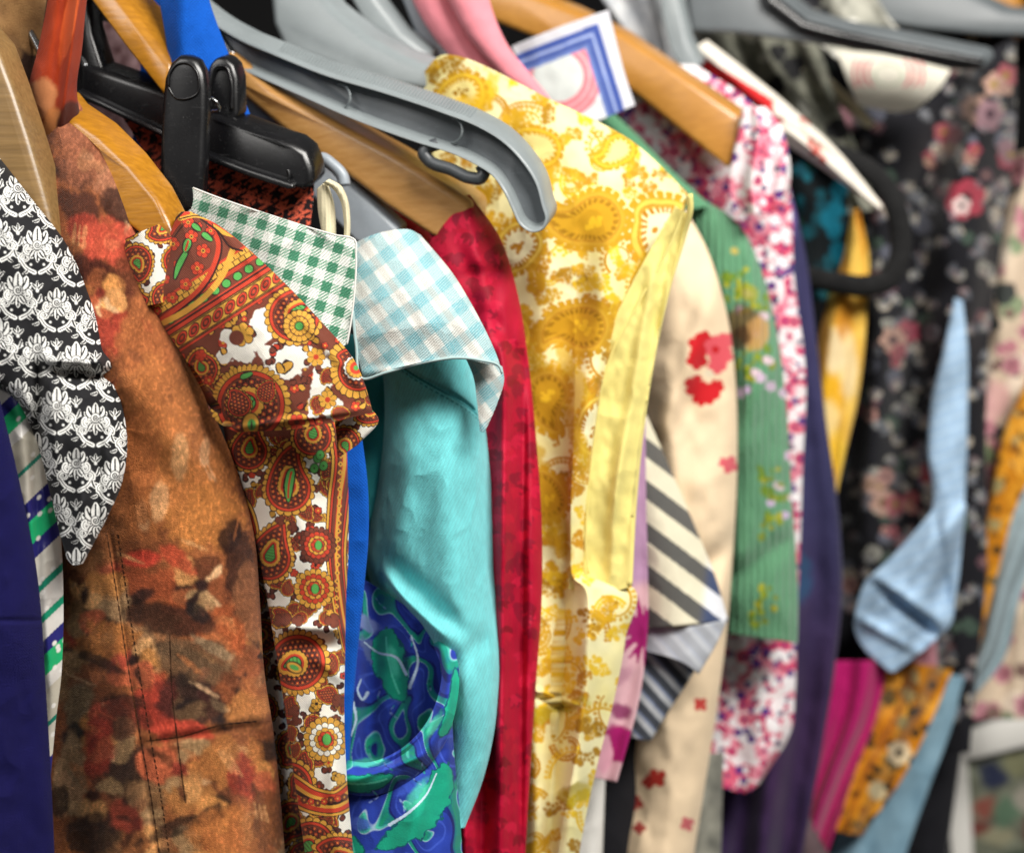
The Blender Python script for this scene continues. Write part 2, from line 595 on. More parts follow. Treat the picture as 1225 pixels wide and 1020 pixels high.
def tube(name, pts, D, r, mat, parent=None, n=40, k=12, label=None, flat=1.0, world=None):
    """round or flattened rod along a smooth line"""
    if world is None:
        q = smooth_line(pts, n)
        c = PT(q[:, 0], q[:, 1], D + q[:, 2])
    else:
        P = np.asarray(world, float)
        t = np.concatenate([[0], np.cumsum(np.linalg.norm(P[1:] - P[:-1], axis=1) + 1e-6)])
        c = hermite(t, P, np.linspace(0, t[-1], n))
    d = np.gradient(c, axis=0); d /= np.linalg.norm(d, axis=1)[:, None]
    ref = -FWD
    a = np.cross(d, ref); a /= np.linalg.norm(a, axis=1)[:, None] + 1e-9
    b = np.cross(a, d)
    r = np.asarray(r, float) * np.ones(n)
    ph = np.arange(k) / k * 2 * math.pi
    ring = c[:, None] + (a[:, None] * np.cos(ph)[None, :, None] + b[:, None] * np.sin(ph)[None, :, None] * flat) * r[:, None, None]
    v = np.concatenate([ring.reshape(-1, 3), c[:1], c[-1:]])
    i = np.arange(n - 1)[:, None]; j = np.arange(k)[None]; j2 = (j + 1) % k
    quads = np.stack([i * k + j, i * k + j2, (i + 1) * k + j2, (i + 1) * k + j], -1).reshape(-1, 4)
    me = mesh_np(name, v, quads)
    bm = bmesh.new(); bm.from_mesh(me); bm.verts.ensure_lookup_table()
    for base, cen, rev in ((0, n * k, True), ((n - 1) * k, n * k + 1, False)):
        for j in range(k):
            f = bm.faces.new([bm.verts[base + j], bm.verts[base + (j + 1) % k], bm.verts[cen]]); f.smooth = True
    bmesh.ops.recalc_face_normals(bm, faces=bm.faces[:])
    bm.to_mesh(me); bm.free()
    return link(name, me, mat, parent, label)


def channel(name, outline, D, e, wall, mat, parent=None, n=160, inner_back=0.75, lip=0.0):
    """moulded plastic bar with a hollow front: closed outline swept back along e, a rim of width wall (photo units), a web inside"""
    q = smooth_line(list(outline) + [outline[0]], n + 1)[:-1]
    d = np.roll(q[:, :2], -1, 0) - np.roll(q[:, :2], 1, 0)
    d /= np.linalg.norm(d, axis=1)[:, None] + 1e-9
    nrm = np.stack([-d[:, 1], d[:, 0]], 1)
    area = 0.5 * np.sum(q[:, 0] * np.roll(q[:, 1], -1) - np.roll(q[:, 0], -1) * q[:, 1])
    if area < 0:
        nrm = -nrm
    def loop(inset, f):
        return PT(q[:, 0] + nrm[:, 0] * inset + e[0] * f, q[:, 1] + nrm[:, 1] * inset + e[1] * f, D + q[:, 2] + e[2] * f)
    prof = [(wall * .25, 1.0), (0, .93), (0, .07), (wall * .12, .02), (wall * .3, 0.0), (wall * .7, 0.0), (wall * .9, .03), (wall, .10), (wall * 1.1, inner_back - .08), (wall * 1.4, inner_back)]
    loops = [loop(a, f) for a, f in prof]
    v = np.concatenate(loops)
    m = len(prof)
    i = np.arange(m - 1)[:, None]; j = np.arange(n)[None]; j2 = (j + 1) % n
    quads = np.stack([i * n + j, i * n + j2, (i + 1) * n + j2, (i + 1) * n + j], -1).reshape(-1, 4)
    me = mesh_np(name, v, quads)
    bm = bmesh.new(); bm.from_mesh(me); bm.verts.ensure_lookup_table()
    for base in (0, (m - 1) * n):
        f = bm.faces.new([bm.verts[base + j] for j in range(n)])
        bmesh.ops.triangulate(bm, faces=[f])
        bm.verts.ensure_lookup_table()
    bmesh.ops.recalc_face_normals(bm, faces=bm.faces[:])
    bm.to_mesh(me); bm.free()
    o = link(name, me, mat, parent)
    me.set_sharp_from_angle(angle=math.radians(50))
    return o


def channel_web(outline, D, e, inset, f, parent, n=320):
    """web plate in the hollow of the bar, recess shade put into its colour"""
    q = smooth_line(list(outline) + [outline[0]], n + 1)[:-1]
    d = np.roll(q[:, :2], -1, 0) - np.roll(q[:, :2], 1, 0)
    d /= np.linalg.norm(d, axis=1)[:, None] + 1e-9
    nrm = np.stack([-d[:, 1], d[:, 0]], 1)
    if 0.5 * np.sum(q[:, 0] * np.roll(q[:, 1], -1) - np.roll(q[:, 0], -1) * q[:, 1]) < 0:
        nrm = -nrm
    v = PT(q[:, 0] + nrm[:, 0] * inset + e[0] * f, q[:, 1] + nrm[:, 1] * inset + e[1] * f, D + q[:, 2] + e[2] * f)
    v2 = PT(q[:, 0] + nrm[:, 0] * inset + e[0] * (f + .2), q[:, 1] + nrm[:, 1] * inset + e[1] * (f + .2), D + q[:, 2] + e[2] * (f + .2))
    bm = bmesh.new()
    a = [bm.verts.new(x) for x in v]; b = [bm.verts.new(x) for x in v2]
    f0 = bm.faces.new(a); f1 = bm.faces.new(b[::-1])
    for i in range(n):
        bm.faces.new([a[i], b[i], b[(i + 1) % n], a[(i + 1) % n]])
    bmesh.ops.triangulate(bm, faces=[f0, f1])
    bmesh.ops.recalc_face_normals(bm, faces=bm.faces[:])
    me = bpy.data.meshes.new('web'); bm.to_mesh(me); bm.free()
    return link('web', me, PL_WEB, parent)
# ================================================================== colours
WHT = S('#f2f1ea'); BLK = S('#17171a')

# ================================================================== patterns
def p_damask(c):
    U0, V0 = c.U, c.V
    c.U = c.U / .86; c.V = c.V / .86
    c.col[:] = S('#19191c')
    wht = S('#eeeeea'); blk = S('#19191c')
    ax, ay, bx, by = 54.0, 17.0, 27.0, 80.0
    u0, v0 = 79.0, 415.0
    umin, umax, vmin, vmax = c.U.min() - 40, c.U.max() + 40, c.V.min() - 40, c.V.max() + 40
    for i in range(-8, 9):
        for j in range(-8, 9):
            u = u0 + i * ax + j * bx; v = v0 + i * ay + j * by
            if not (umin < u < umax and vmin < v < vmax):
                continue
            sz = 1.12 if (i + j) % 2 else .92
            # mirrored scrolls growing from under the bloom
            for sg in (-1, 1):
                p = np.concatenate([smooth_line([(u + sg * 4, v + 44), (u + sg * 15, v + 38), (u + sg * 23, v + 27)], 12)[:, :2], spiral(u + sg * 17.5, v + 24, 7.5, 1.6, 0.5 if sg > 0 else math.pi - .5, -sg * 1.2, 24)])
                stroke(c, p, 3.1, 1.5, wht, blk, .2)
                for k, (du, dv, du2, dv2, w_) in enumerate(((27, 24, 32, 11, 2.8), (24, 33, 34, 36, 2.5), (13, 40, 21, 46, 2.4))):
                    leaf(c, (u + sg * du, v + dv), (u + sg * du2, v + dv2), w_, sg * 1.5, wht, None, blk if k < 3 else None, .1, k)
                for (du, dv, r_) in ((33, 20, 1.5), (9, 33, 1.8), (20, 15, 1.4)):
                    disc(c, u + sg * du, v + dv, r_, wht)
            # palmette: a fan of pointed petals, side curls, a rosette at its heart
            for a in (-2.0, 2.0, -1.5, 1.5, -1.0, 1.0, -.52, .52, 0):
                L_ = (25 - 4.5 * abs(a)) * sz
                p0 = (u + 3 * math.sin(a), v + 8 - 3 * math.cos(a)); p1 = (u + L_ * math.sin(a), v + 8 - L_ * math.cos(a))
                leaf(c, p0, p1, (5.6 - .6 * abs(a)) * sz, 2.2 * np.sign(a), wht, blk, blk, .22, int(a * 9) + i)
            for sg in (-1, 1):
                stroke(c, spiral(u + sg * 12, v + 13, 6.5, 1.4, -1.2 if sg > 0 else math.pi + 1.2, sg * 1.1, 22), 4.0, 2.0, blk)
                stroke(c, spiral(u + sg * 12, v + 13, 6.5, 1.4, -1.2 if sg > 0 else math.pi + 1.2, sg * 1.1, 22), 2.9, 1.3, wht, blk, .18)
            for a in (-.9, 0, .9):
                leaf(c, (u + 3 * math.sin(a), v + 14), (u + 13 * math.sin(a), v + 15 + 15 * math.cos(a)), 3.8, 1.5 * math.sin(a), wht, blk, blk, .15, int(a * 9))
            disc(c, u, v + 6, 7.2, blk); disc(c, u, v + 6, 6.0, wht); stroke(c, spiral(u, v + 6, 4.6, .6, i, 1.6, 20), .8, .7, blk)
            # small sprig between the blooms
            su, sv = u + ax * .5, v + ay * .5 - 10
            for a in (-2.4, -1.57, -.75):
                leaf(c, (su, sv + 6), (su + 11 * math.cos(a), sv + 6 + 12 * math.sin(a)), 2.5, 0, wht, None, blk, .1, 2)
            disc(c, su, sv + 8, 2.2, wht)
    c.U, c.V = U0, V0


PAL = dict(dark=S('#30120d'), gold=S('#d8a03c'), red=S('#c83e24'), body=S('#743826'), green=S('#55a850'))
PWHITE = S('#f3eee2')


def p_paisley_ground(c, seed, dens=1.0):
    """white ground with small brown jagged leaves between the drops"""
    c.col[:] = PWHITE
    r = random.Random(seed)
    u0, u1, v0, v1 = c.U.min(), c.U.max(), c.V.min(), min(c.V.max(), 1060)
    for k in range(int((u1 - u0) * (v1 - v0) / 230 * dens)):
        u, v = r.uniform(u0, u1), r.uniform(v0, v1)
        q = r.choice(['#6b2d1f', '#6b2d1f', '#c79430', '#55241c', '#7a3524'])
        a = r.uniform(0, 6.28); L = r.uniform(5, 8)
        for d in ((-.8, .8) if r.random() < .6 else (0,)):
            leaf(c, (u, v), (u + L * math.cos(a + d), v + L * math.sin(a + d)), L * .42, 0, S(q), PAL['dark'], None, .45, k)


def p_collar(c):
    p_paisley_ground(c, 3, .8)
    dk, gold, red, body, green = (PAL[k] for k in ('dark', 'gold', 'red', 'body', 'green'))
    U, V = c.U, c.V
    def band(w0, w1, col, extra=None):
        w = (U - 218) * .54 + (V - 420) * .84
        t = (U - 218) * .84 - (V - 420) * .54
        m = (w > w0) & (w < w1)
        if extra is not None:
            m &= extra(w, t)
        c.col[m] = col
    # ---- lower part: brown field, white clearings, big drops
    c.col[:] = body
    r = random.Random(31)
    for k in range(330):
        u, v = r.uniform(160, 460), r.uniform(240, 530)
        q = r.random()
        if q < .45:
            flower(c, u, v, r.uniform(3.5, 6.5), 5, red, gold, r.uniform(0, 6), .25, (dk, .8))
        elif q < .8:
            a_ = r.uniform(0, 6.28); leaf(c, (u, v), (u + 9 * math.cos(a_), v + 9 * math.sin(a_)), 3, 1, gold, dk, None, .3, k)
        else:
            disc(c, u, v, 1.8, gold)
    for (u, v, rx, ry, a_) in ((290, 414, 18, 20, -.5), (313, 392, 15, 27, .35), (350, 426, 40, 14, .1), (384, 462, 12, 40, .25), (338, 440, 22, 13, .2), (398, 488, 12, 14, 0), (268, 425, 9, 10, 0), (272, 402, 10, 8, 0)):
        blob(c, u, v, rx, ry, a_, PWHITE, .05, .35, 6, int(u))
    for (u, v, a_) in ((322, 430, .4), (345, 436, 2.2), (366, 452, 1.0), (333, 412, -.5), (384, 440, 1.8), (392, 470, .8)):
        leaf(c, (u, v), (u + 8 * math.cos(a_), v + 8 * math.sin(a_)), 3.4, 0, body, dk, None, .4, int(u)); leaf(c, (u, v), (u + 7 * math.cos(a_ + 1.4), v + 7 * math.sin(a_ + 1.4)), 3.0, 0, body, dk, None, .4, int(u) + 1)
    for k in range(60):
        u, v = r.uniform(250, 450), r.uniform(375, 515)
        if k % 3 == 0:
            paisley(c, u, v, r.uniform(5, 8), r.uniform(0, 6.28), PAL, r.choice([-1, 1]), 1.2, 10, 1.6, .24)
        else:
            a_ = r.uniform(0, 6.28); leaf(c, (u, v), (u + 8 * math.cos(a_), v + 8 * math.sin(a_)), 2.8, 1, r.choice([gold, body, red]), dk, None, .4, k)
    paisley(c, 300, 484, 38, 2.2, PAL, 1, 1.2, 30, .8)
    paisley(c, 286, 484, 13, 3.0, PAL, 1, 1.2, 14, 1.6, .12); paisley(c, 318, 470, 10, 3.3, PAL, -1, 1.2, 12, 1.6, .12)
    leaf(c, (288, 452), (302, 446), 3, 0, green, dk, None, .1); disc(c, 300, 508, 11, dk, 15); disc(c, 300, 508, 9.5, gold, 13.5); disc(c, 301, 508, 5, green, 7); disc(c, 301, 508, 1.2, dk, 5)
    paisley(c, 352, 378, 28, math.pi + .55, PAL, -1, 2.0, 20, 1.7)
    for (u, v, r) in ((358, 390, 19), ):
        disc(c, u, v, r + 1, dk); flower(c, u, v, r, 16, gold, None, 0, .1, (dk, 1)); disc(c, u, v, r * .66, body)
        flower(c, u, v, r * .6, 12, gold, None, .2, .15, (dk, .8)); disc(c, u, v, 6, dk); disc(c, u, v, 4.6, green)
    paisley(c, 428, 444, 22, math.pi - .3, PAL, 1, 1.6, 20, 1.5, .4)
    for (u, v, r) in ((426, 440, 15),):
        flower(c, u, v, r, 14, PWHITE, None, 0, .12, (dk, .9)); flower(c, u, v, r * .8, 14, gold, None, 0, .1, (dk, .8))
        disc(c, u, v, r * .5, red); disc(c, u, v, 3, green)
    flower(c, 290, 400, 14, 6, gold, None, .4, .3, (dk, 1.1)); disc(c, 283, 404, 9, body)
    leaf(c, (334, 444), (350, 434), 5, 0, gold, dk, None, .3); leaf(c, (338, 446), (332, 434), 4, 0, gold, dk, None, .3)
    paisley(c, 242, 442, 17, 2.6, PAL, -1, 1.3, 18, 1.4)
    flower(c, 240, 425, 7, 5, red, None, 0, .25, (dk, .7)); flower(c, 250, 455, 6, 5, red, gold, 0, .25, (dk, .7))
    flower(c, 378, 427, 11, 7, gold, red, 0, .25, (dk, .8)); flower(c, 392, 478, 11, 7, gold, red, .3, .25, (dk, .8))
    flower(c, 355, 507, 15, 8, gold, None, 0, .15, (dk, 1)); flower(c, 355, 505, 10, 6, red, body, 0, .3, (dk, .8))
    # ---- bands across the fold
    band(-200, 0, body)
    band(-4, 0.0, dk); band(-3.2, -.6, red)
    band(-23, -4.5, gold)
    # chain of ovals
    w = (U - 218) * .54 + (V - 420) * .84; t = (U - 218) * .84 - (V - 420) * .54
    tt = np.mod(t + 0.6 * (w + 14), 17) - 8.5
    q = np.hypot(tt / 7.4, (w + 13.6) / 6.6)
    m0 = (w > -23) & (w < -4.5)
    c.col[m0 & (q < 1.08)] = dk; c.col[m0 & (q < .93)] = red; c.col[m0 & (q < .62)] = dk; c.col[m0 & (q < .5)] = body
    c.col[m0 & (q < .3)] = red
    c.col[m0 & (np.abs(np.abs(w + 13.6) - 8.2) < .7)] = dk
    band(-25.5, -23, dk); band(-29, -24.6, red); band(-31, -29, dk)
    band(-48, -31, body)
    tt = np.mod(t, 16) - 8
    q = np.hypot(tt / 5.0, (w + 39.5) / 4.6)
    m0 = (w > -48) & (w < -31)
    c.col[m0 & (q < 1.25)] = dk; c.col[m0 & (q < 1.0)] = green
    c.col[m0 & (np.abs(np.abs(w + 39.5) - 7.2) < .8)] = red
    band(-50, -48, red); band(-51.5, -50, dk)
    band(-63, -51.5, gold)
    tt = np.mod(t + np.where(w < -57, 4, 0), 8) - 4
    m0 = (w > -63) & (w < -51.5) & (np.abs(tt) < .55)
    c.col[m0] = dk; band(-57.6, -56.8, dk)
    band(-66, -63, red)
    # ---- the drop that fills the top of the collar
    idx = np.nonzero(w < -66)[0]
    put(c, idx, w[idx] < 0, body)
    for (pts, w_, col) in (([(166, 366), (172, 335), (186, 300), (206, 264), (222, 250)], 10, gold), ([(170, 368), (177, 336), (191, 302), (210, 268), (222, 254)], 4.6, dk), ([(171, 368), (178, 336), (192, 302), (211, 268), (224, 255)], 3.4, red), ([(178, 368), (185, 338), (199, 304), (217, 272), (228, 262)], .9, dk),
                           ([(190, 384), (214, 368), (240, 346), (256, 320), (262, 290), (250, 268)], 4.0, dk), ([(190, 384), (214, 367), (239, 345), (255, 319), (261, 290), (250, 268)], 2.8, red), ([(196, 386), (222, 372), (250, 350), (268, 326), (278, 300)], 3.5, gold)):
        stroke(c, smooth_line(pts, 30)[:, :2], w_, w_, col)
    for (u, v, r, k) in ((207, 292, 8, 0), (229, 283, 8, 1), (243, 300, 8.5, 0), (236, 321, 8, 1), (212, 316, 5, 0), (197, 334, 6.5, 1), (222, 340, 7.5, 0),
                         (190, 354, 5, 1), (206, 356, 7, 0), (252, 276, 6, 1), (225, 266, 7, 1), (188, 372, 5, 0), (238, 270, 4, 0)):
        flower(c, u, v, r, 5, red, gold, .4 * k, .25, (dk, .8)); disc(c, u, v, r * .16, dk)
    leaf(c, (224, 300), (209, 334), 3.2, 2, green, dk, None, .1); leaf(c, (226, 286), (221, 302), 4.2, 0, green, dk, red, .1)
    leaf(c, (230, 268), (240, 276), 3, 0, green, dk, None, .1); leaf(c, (242, 279), (254, 288), 3.2, 0, green, dk, None, .1)
    # golden scalloped corner at the top
    m = (w < -66) & ((U - 285) ** 2 / 30 ** 2 + (V - 268) ** 2 / 16 ** 2 < 1)
    c.col[m] = gold
    stroke(c, smooth_line([(236, 256), (262, 268), (285, 284), (306, 302)], 20)[:, :2], 3.2, 3.2, red, dk, .2)
    stroke(c, smooth_line([(240, 262), (262, 278), (276, 296), (290, 300)], 20)[:, :2], 1.2, 1.2, dk)
    stroke(c, smooth_line([(215, 262), (234, 258), (252, 262)], 20)[:, :2], 2.4, 2.4, gold, dk, .25)


def p_paisley_sleeve(c):
    p_paisley_ground(c, 5, .7)
    dk, gold, red, body, green = (PAL[k] for k in ('dark', 'gold', 'red', 'body', 'green'))
    r = random.Random(77)
    for k in range(260):
        u, v = r.uniform(262, 440), r.uniform(480, 1060)
        if r.random() < .5:
            paisley(c, u, v, r.uniform(6, 9.5), r.uniform(0, 6.28), PAL, r.choice([-1, 1]), 1.2, 10, 1.7, .24)
        else:
            flower(c, u, v, r.uniform(4, 7), r.choice([5, 6]), r.choice([gold, red, body, gold]), r.choice([dk, red, gold]), r.uniform(0, 6), .25, (dk, .8))
    c.col[c.V < 522] = body
    for (pts, w0, w1, cols) in (([(392, 480), (412, 540), (406, 600), (402, 660), (408, 720), (418, 775)], 19, 9, ((1, dk), (.93, gold), (.74, dk), (.68, red), (.52, dk), (.46, body), (.2, red), (.12, gold))),
                                ([(268, 585), (290, 610), (303, 660), (302, 700), (290, 720)], 15, 6, ((1, dk), (.9, gold), (.66, dk), (.58, red), (.3, body)))):
        P = smooth_line(pts, 44)[:, :2]
        for f, col in cols:
            stroke(c, P, w0 * f, w1 * f, col)
    for v in range(505, 760, 10):
        flower(c, 409 - (v - 505) * .03, v, 3.2, 4, gold, dk)
    paisley(c, 345, 585, 25, math.pi - .15, PAL, -1, .9, 18, 2.3)
    paisley(c, 374, 522, 21, math.pi + .3, PAL, 1, .7, 18, 1.2)
    paisley(c, 298, 540, 20, math.pi, PAL, -1, .8, 16, 1.6)
    for (u, v) in ((380, 548), (387, 557), (376, 560), (383, 544)):
        disc(c, u, v, 5.6, dk, 6.5, .3); disc(c, u, v, 4.6, green, 5.5, .3); disc(c, u, v, 1, dk)
    leaf(c, (350, 560), (345, 600), 5, 2, green, dk, red, .1)
    paisley(c, 322, 668, 24, math.pi + .2, PAL, -1, .5, 22, 1.9)
    for (u, v, R) in ((380, 652, 22), (376, 704, 24), (390, 884, 27), (330, 905, 20)):
        flower(c, u, v, R + 1.2, 19, dk, None, 0, .12); flower(c, u, v, R, 19, body if v < 680 else gold, None, 0, .12, (dk, .8))
        flower(c, u, v, R * .74, 14, red if v < 870 else PWHITE, None, .3, .14, (dk, 1)); flower(c, u, v, R * .52, 9, gold if v != 708 else body, None, .3, .14, (dk, .8))
        flower(c, u, v, R * .36, 7, red, None, .3, .14, (dk, .8)); disc(c, u + 1, v, R * .24, dk); disc(c, u + 1, v, R * .18, green, R * .26)
    for (u, v, r) in ((335, 622, 6), (341, 740, 8), (350, 630, 6), (334, 742, 7), (398, 742, 9), (356, 742, 7), (352, 850, 7), (405, 838, 8), (355, 862, 6)):
        flower(c, u, v, r, 3, body, None, 1 + u, .3, (dk, .7))
    paisley(c, 356, 792, 31, 1.45, PAL, 1, 1.2, 26, 1.3)
    disc(c, 352, 798, 11, dk, 7, .4); disc(c, 352, 798, 9.5, gold, 5.5, .4); disc(c, 352, 798, 6, green, 3, .4)
    paisley(c, 345, 940, 27, .4, PAL, 1, 1.0, 20, 1.4)
    for (w_, col) in ((24, dk), (22.5, gold), (18, dk), (16.5, red), (9, gold), (3, dk)):
        stroke(c, smooth_line([(345, 940), (375, 957), (402, 960), (430, 940)], 30)[:, :2], w_ * .75, w_ * .6, col)
    for k in range(9):
        flower(c, 348 + k * 8, 960 + abs(k - 4) * -1.8, 4, 5, red if k % 2 else body, gold, k, .2, (dk, .6))
    paisley(c, 372, 1010, 26, .9, PAL, -1, 1.0, 20, 1.6)
    paisley(c, 416, 1030, 26, 2.4, PAL, 1, 1.0, 20, 1.6)
    for k in range(5):
        paisley(c, 350 + 40 * (k % 2), 1085 + k * 62, 28, 1 + k, PAL, 1 if k % 2 else -1, 1.0, 20, 1.6)


def p_paisley_rest(c):
    p_paisley_ground(c, 9, 1.0)
    r = random.Random(4)
    u0, u1, v0, v1 = c.U.min(), c.U.max(), c.V.min(), min(c.V.max(), 1200)
    v = v0
    k = 0
    while v < v1:
        u = u0 + (14 if k % 2 else 0)
        while u < u1 + 20:
            paisley(c, u, v, r.uniform(15, 20), r.uniform(0, 6.28), PAL, r.choice([-1, 1]), 1.1, 16, 1.5)
            u += 50
        v += 44; k += 1


def p_brown(c):
    c.col[:] = S('#8a4a22')
    U, V = c.U, c.V
    n = fbm(U / 60, V / 70, 3, 4)[:, None]
    c.col = S('#5a2c16') * (1 - n) + S('#b0672c') * n
    B = [  # u v rx ry ang col
        (70, 60, 70, 70, 0, '#5b2a18'), (110, 180, 60, 50, .4, '#8a5638'), (95, 140, 30, 35, .3, '#b06a42'), (150, 230, 40, 30, .5, '#a9724e'), (85, 208, 30, 13, .4, '#2a1a16'),
        (140, 245, 26, 16, .9, '#2e1c18'), (95, 245, 30, 20, .6, '#4a2a1e'), (130, 290, 45, 26, .5, '#c2492a'), (100, 275, 18, 16, 0, '#94341e'), (160, 285, 20, 14, .2, '#b04a2e'),
        (120, 340, 46, 34, .4, '#4a2218'), (170, 330, 40, 24, .8, '#6b3a1e'), (120, 390, 26, 36, .2, '#a3341c'), (180, 420, 46, 60, -.3, '#a8642c'), (150, 465, 20, 14, .4, '#7a1e14'),
        (200, 470, 60, 50, -.2, '#b3702f'), (220, 560, 70, 70, 0, '#c07a30'), (150, 600, 50, 60, 0, '#a8662a'), (235, 500, 40, 40, .3, '#b87434'), (110, 640, 40, 60, .2, '#8f5a2a'),
        (200, 430, 34, 12, -.6, '#52241a'), (165, 540, 30, 60, .1, '#b26a2a'), (250, 620, 45, 40, 0, '#c8822f'), (190, 600, 12, 26, .1, '#d9a86a'), (215, 545, 9, 24, 0, '#d2a060'),
        (245, 540, 8, 22, .1, '#d0a068'), (170, 615, 8, 22, -.1, '#dab076'), (285, 670, 20, 48, .12, '#33211c'), (275, 640, 14, 22, 0, '#2c1c18'), (300, 720, 22, 60, 0, '#8a5a34'),
        (167, 668, 22, 9, 0, '#cf3c1c'), (215, 670, 34, 12, .75, '#c24a20'), (240, 720, 50, 34, .9, '#a5521e'), (260, 760, 34, 30, .5, '#b55e22'), (190, 700, 50, 20, .1, '#9a4a1e'),
        (205, 740, 56, 20, .15, '#2b1f1b'), (165, 715, 18, 8, -.3, '#332420'), (240, 735, 20, 12, .5, '#26201f'), (170, 775, 30, 30, 0, '#9a7a50'), (235, 790, 50, 30, .2, '#6a5438'),
        (220, 785, 46, 10, .4, '#3a2c22'), (255, 775, 30, 7, .5, '#8e7a58'), (105, 730, 26, 22, .5, '#9b7a48'), (130, 765, 44, 24, 0, '#b4742a'), (135, 720, 20, 30, 0, '#a88a5c'),
        (118, 790, 36, 8, .4, '#3a281c'), (130, 745, 36, 8, .5, '#2e221c'), (230, 840, 52, 34, .3, '#2a2422'), (265, 830, 26, 40, 0, '#231f20'), (295, 850, 30, 22, -.3, '#b87a34'),
        (195, 846, 30, 36, .05, '#c03a1e'), (225, 872, 30, 12, .2, '#b53a1c'), (150, 840, 26, 14, 0, '#3c2418'), (145, 860, 34, 30, 0, '#5c2c1c'), (95, 850, 16, 40, 0, '#8a7a58'),
        (118, 890, 20, 40, .2, '#a83218'), (92, 880, 18, 14, 0, '#241e20'), (85, 930, 20, 50, 0, '#b09468'), (75, 790, 22, 40, 0, '#8c7248'), (70, 960, 16, 20, 0, '#35261c'),
        (220, 930, 56, 40, .1, '#bd8038'), (270, 910, 44, 30, -.2, '#b87830'), (150, 925, 44, 28, -.5, '#2c2420'), (170, 950, 30, 18, .4, '#8c6a40'), (150, 975, 46, 26, 0, '#5a3a24'),
        (290, 930, 18, 26, 0, '#a8361c'), (315, 900, 40, 16, -.3, '#33261e'), (225, 985, 60, 12, -.35, '#2e241e'), (255, 965, 30, 10, -.6, '#33261c'), (275, 1000, 60, 36, 0, '#b9732c'),
        (160, 1010, 50, 20, 0, '#9a7040'), (110, 1000, 34, 26, 0, '#3a2a22'), (90, 1015, 16, 18, 0, '#c2752c'), (320, 980, 20, 50, 0, '#7a4a22'), (210, 1040, 60, 20, 0, '#3c2c22'),
        (60, 700, 24, 60, 0, '#6b5030'), (310, 790, 16, 30, 0, '#96683c'), (130, 700, 26, 18, .2, '#c08436'), (250, 690, 30, 10, .9, '#d06a34'),
    ]
    r = random.Random(17)
    pal = ['#c08036', '#a8642c', '#d09a58', '#8a4a22', '#b4562a', '#9c7a4c', '#6a3a1e', '#c88c46', '#a03c20']
    def petals(u, v, R, n, a0):
        for k in range(n):
            a = a0 + k * 6.283 / n + r.uniform(-.25, .25); L = R * r.uniform(.8, 1.2)
            h = r.choice(pal)
            leaf(c, (u + 5 * math.cos(a), v + 5 * math.sin(a)), (u + L * math.cos(a), v + L * math.sin(a)), L * .42, r.uniform(-5, 5), S(h), None, None, .5, int(u + k))
            leaf(c, (u + 8 * math.cos(a + .3), v + 8 * math.sin(a + .3)), (u + L * .9 * math.cos(a + .25), v + L * .9 * math.sin(a + .25)), L * .12, 3, S(r.choice(['#3a2218', '#5a3018', '#d8ac74', '#2c1c18'])), None, None, .8, int(v + k))
        blob(c, u, v, R * .22, R * .22, 0, S(r.choice(['#2c1a16', '#4a2416', '#7a2a18'])), .3, .5, 8, int(u))
    for k, (u, v, rx, ry, a, h) in enumerate(B[::2]):
        blob(c, u, v, rx, ry, a, S(h) * np.array([.86, .78, .74]), .2, .5, 18, 40 + k, .92, .14)
    for (u, v, R) in ((110, 690, 34), (105, 765, 38), (240, 700, 36), (285, 770, 40), (160, 790, 36), (130, 870, 40), (245, 830, 38), (215, 920, 46), (295, 925, 42), (110, 950, 40), (165, 985, 38), (250, 1005, 46), (320, 1000, 36), (130, 190, 36), (150, 290, 30), (120, 350, 32)):
        petals(u, v, R, r.randint(5, 7), r.uniform(0, 6))
    bleed(c, 4)
    for k, (u, v, rx, ry, a, h) in enumerate(B[1::2]):
        blob(c, u, v, rx * .9, ry * .9, a, S(h) * np.array([.86, .78, .74]), .2, .5, 18, 140 + k, .85, .14)
    r = random.Random(5)
    # dry brush hatching
    for k in range(46):
        u, v = r.uniform(40, 340), r.uniform(110, 1060)
        a = r.uniform(-.5, .5) + (.7 if v > 640 else .1)
        h = r.choice(['#2a1c18', '#d09a58', '#8a3a1c', '#b86a2c', '#5a3420', '#c9a070'])
        L_ = r.uniform(10, 34)
        du, dv = L_ * math.sin(a), L_ * math.cos(a)
        for q in range(r.randint(1, 3)):
            stroke2(c, (u + q * 6, v + q * 2), (u + du + q * 6, v + dv + q * 2), r.uniform(1.2, 3), S(h), .4)
    bleed(c, 3)
    nz = fbm(U / 3.0 + V / 14, V / 4.6, 77, 4)[:, None]; n2 = fbm(U / 11, V / 16, 78, 3)[:, None]
    sp = sm(.52, .72, fbm(U / 2.2 + 9, V / 3.4, 81, 2))[:, None]
    c.col = c.col * (.44 + .62 * nz + .44 * n2)
    c.col = c.col * (1 + .38 * sp)
    lum = c.col.mean(1, keepdims=True)
    c.col = (lum + (c.col - lum) * .88) * np.array([.98, .93, .95])
    # stitching and welts sewn in dark thread
    for pts, dash in (([(128, 640), (138, 700), (152, 790), (164, 860), (180, 950), (196, 1060)], 0), ([(141, 640), (150, 700), (164, 790), (176, 860), (192, 950), (208, 1060)], 1),
                      ([(203, 760), (206, 830), (214, 900), (222, 960)], 1), ([(176, 886), (220, 880), (260, 868), (312, 862)], 0)):
        P = smooth_line(pts, 120)[:, :2]
        if dash:
            for k in range(0, 119, 2):
                stroke(c, P[k:k + 2], .9, .9, S('#2a180e'))
        else:
            stroke(c, P[::6], .8, .8, S('#3c2414'))


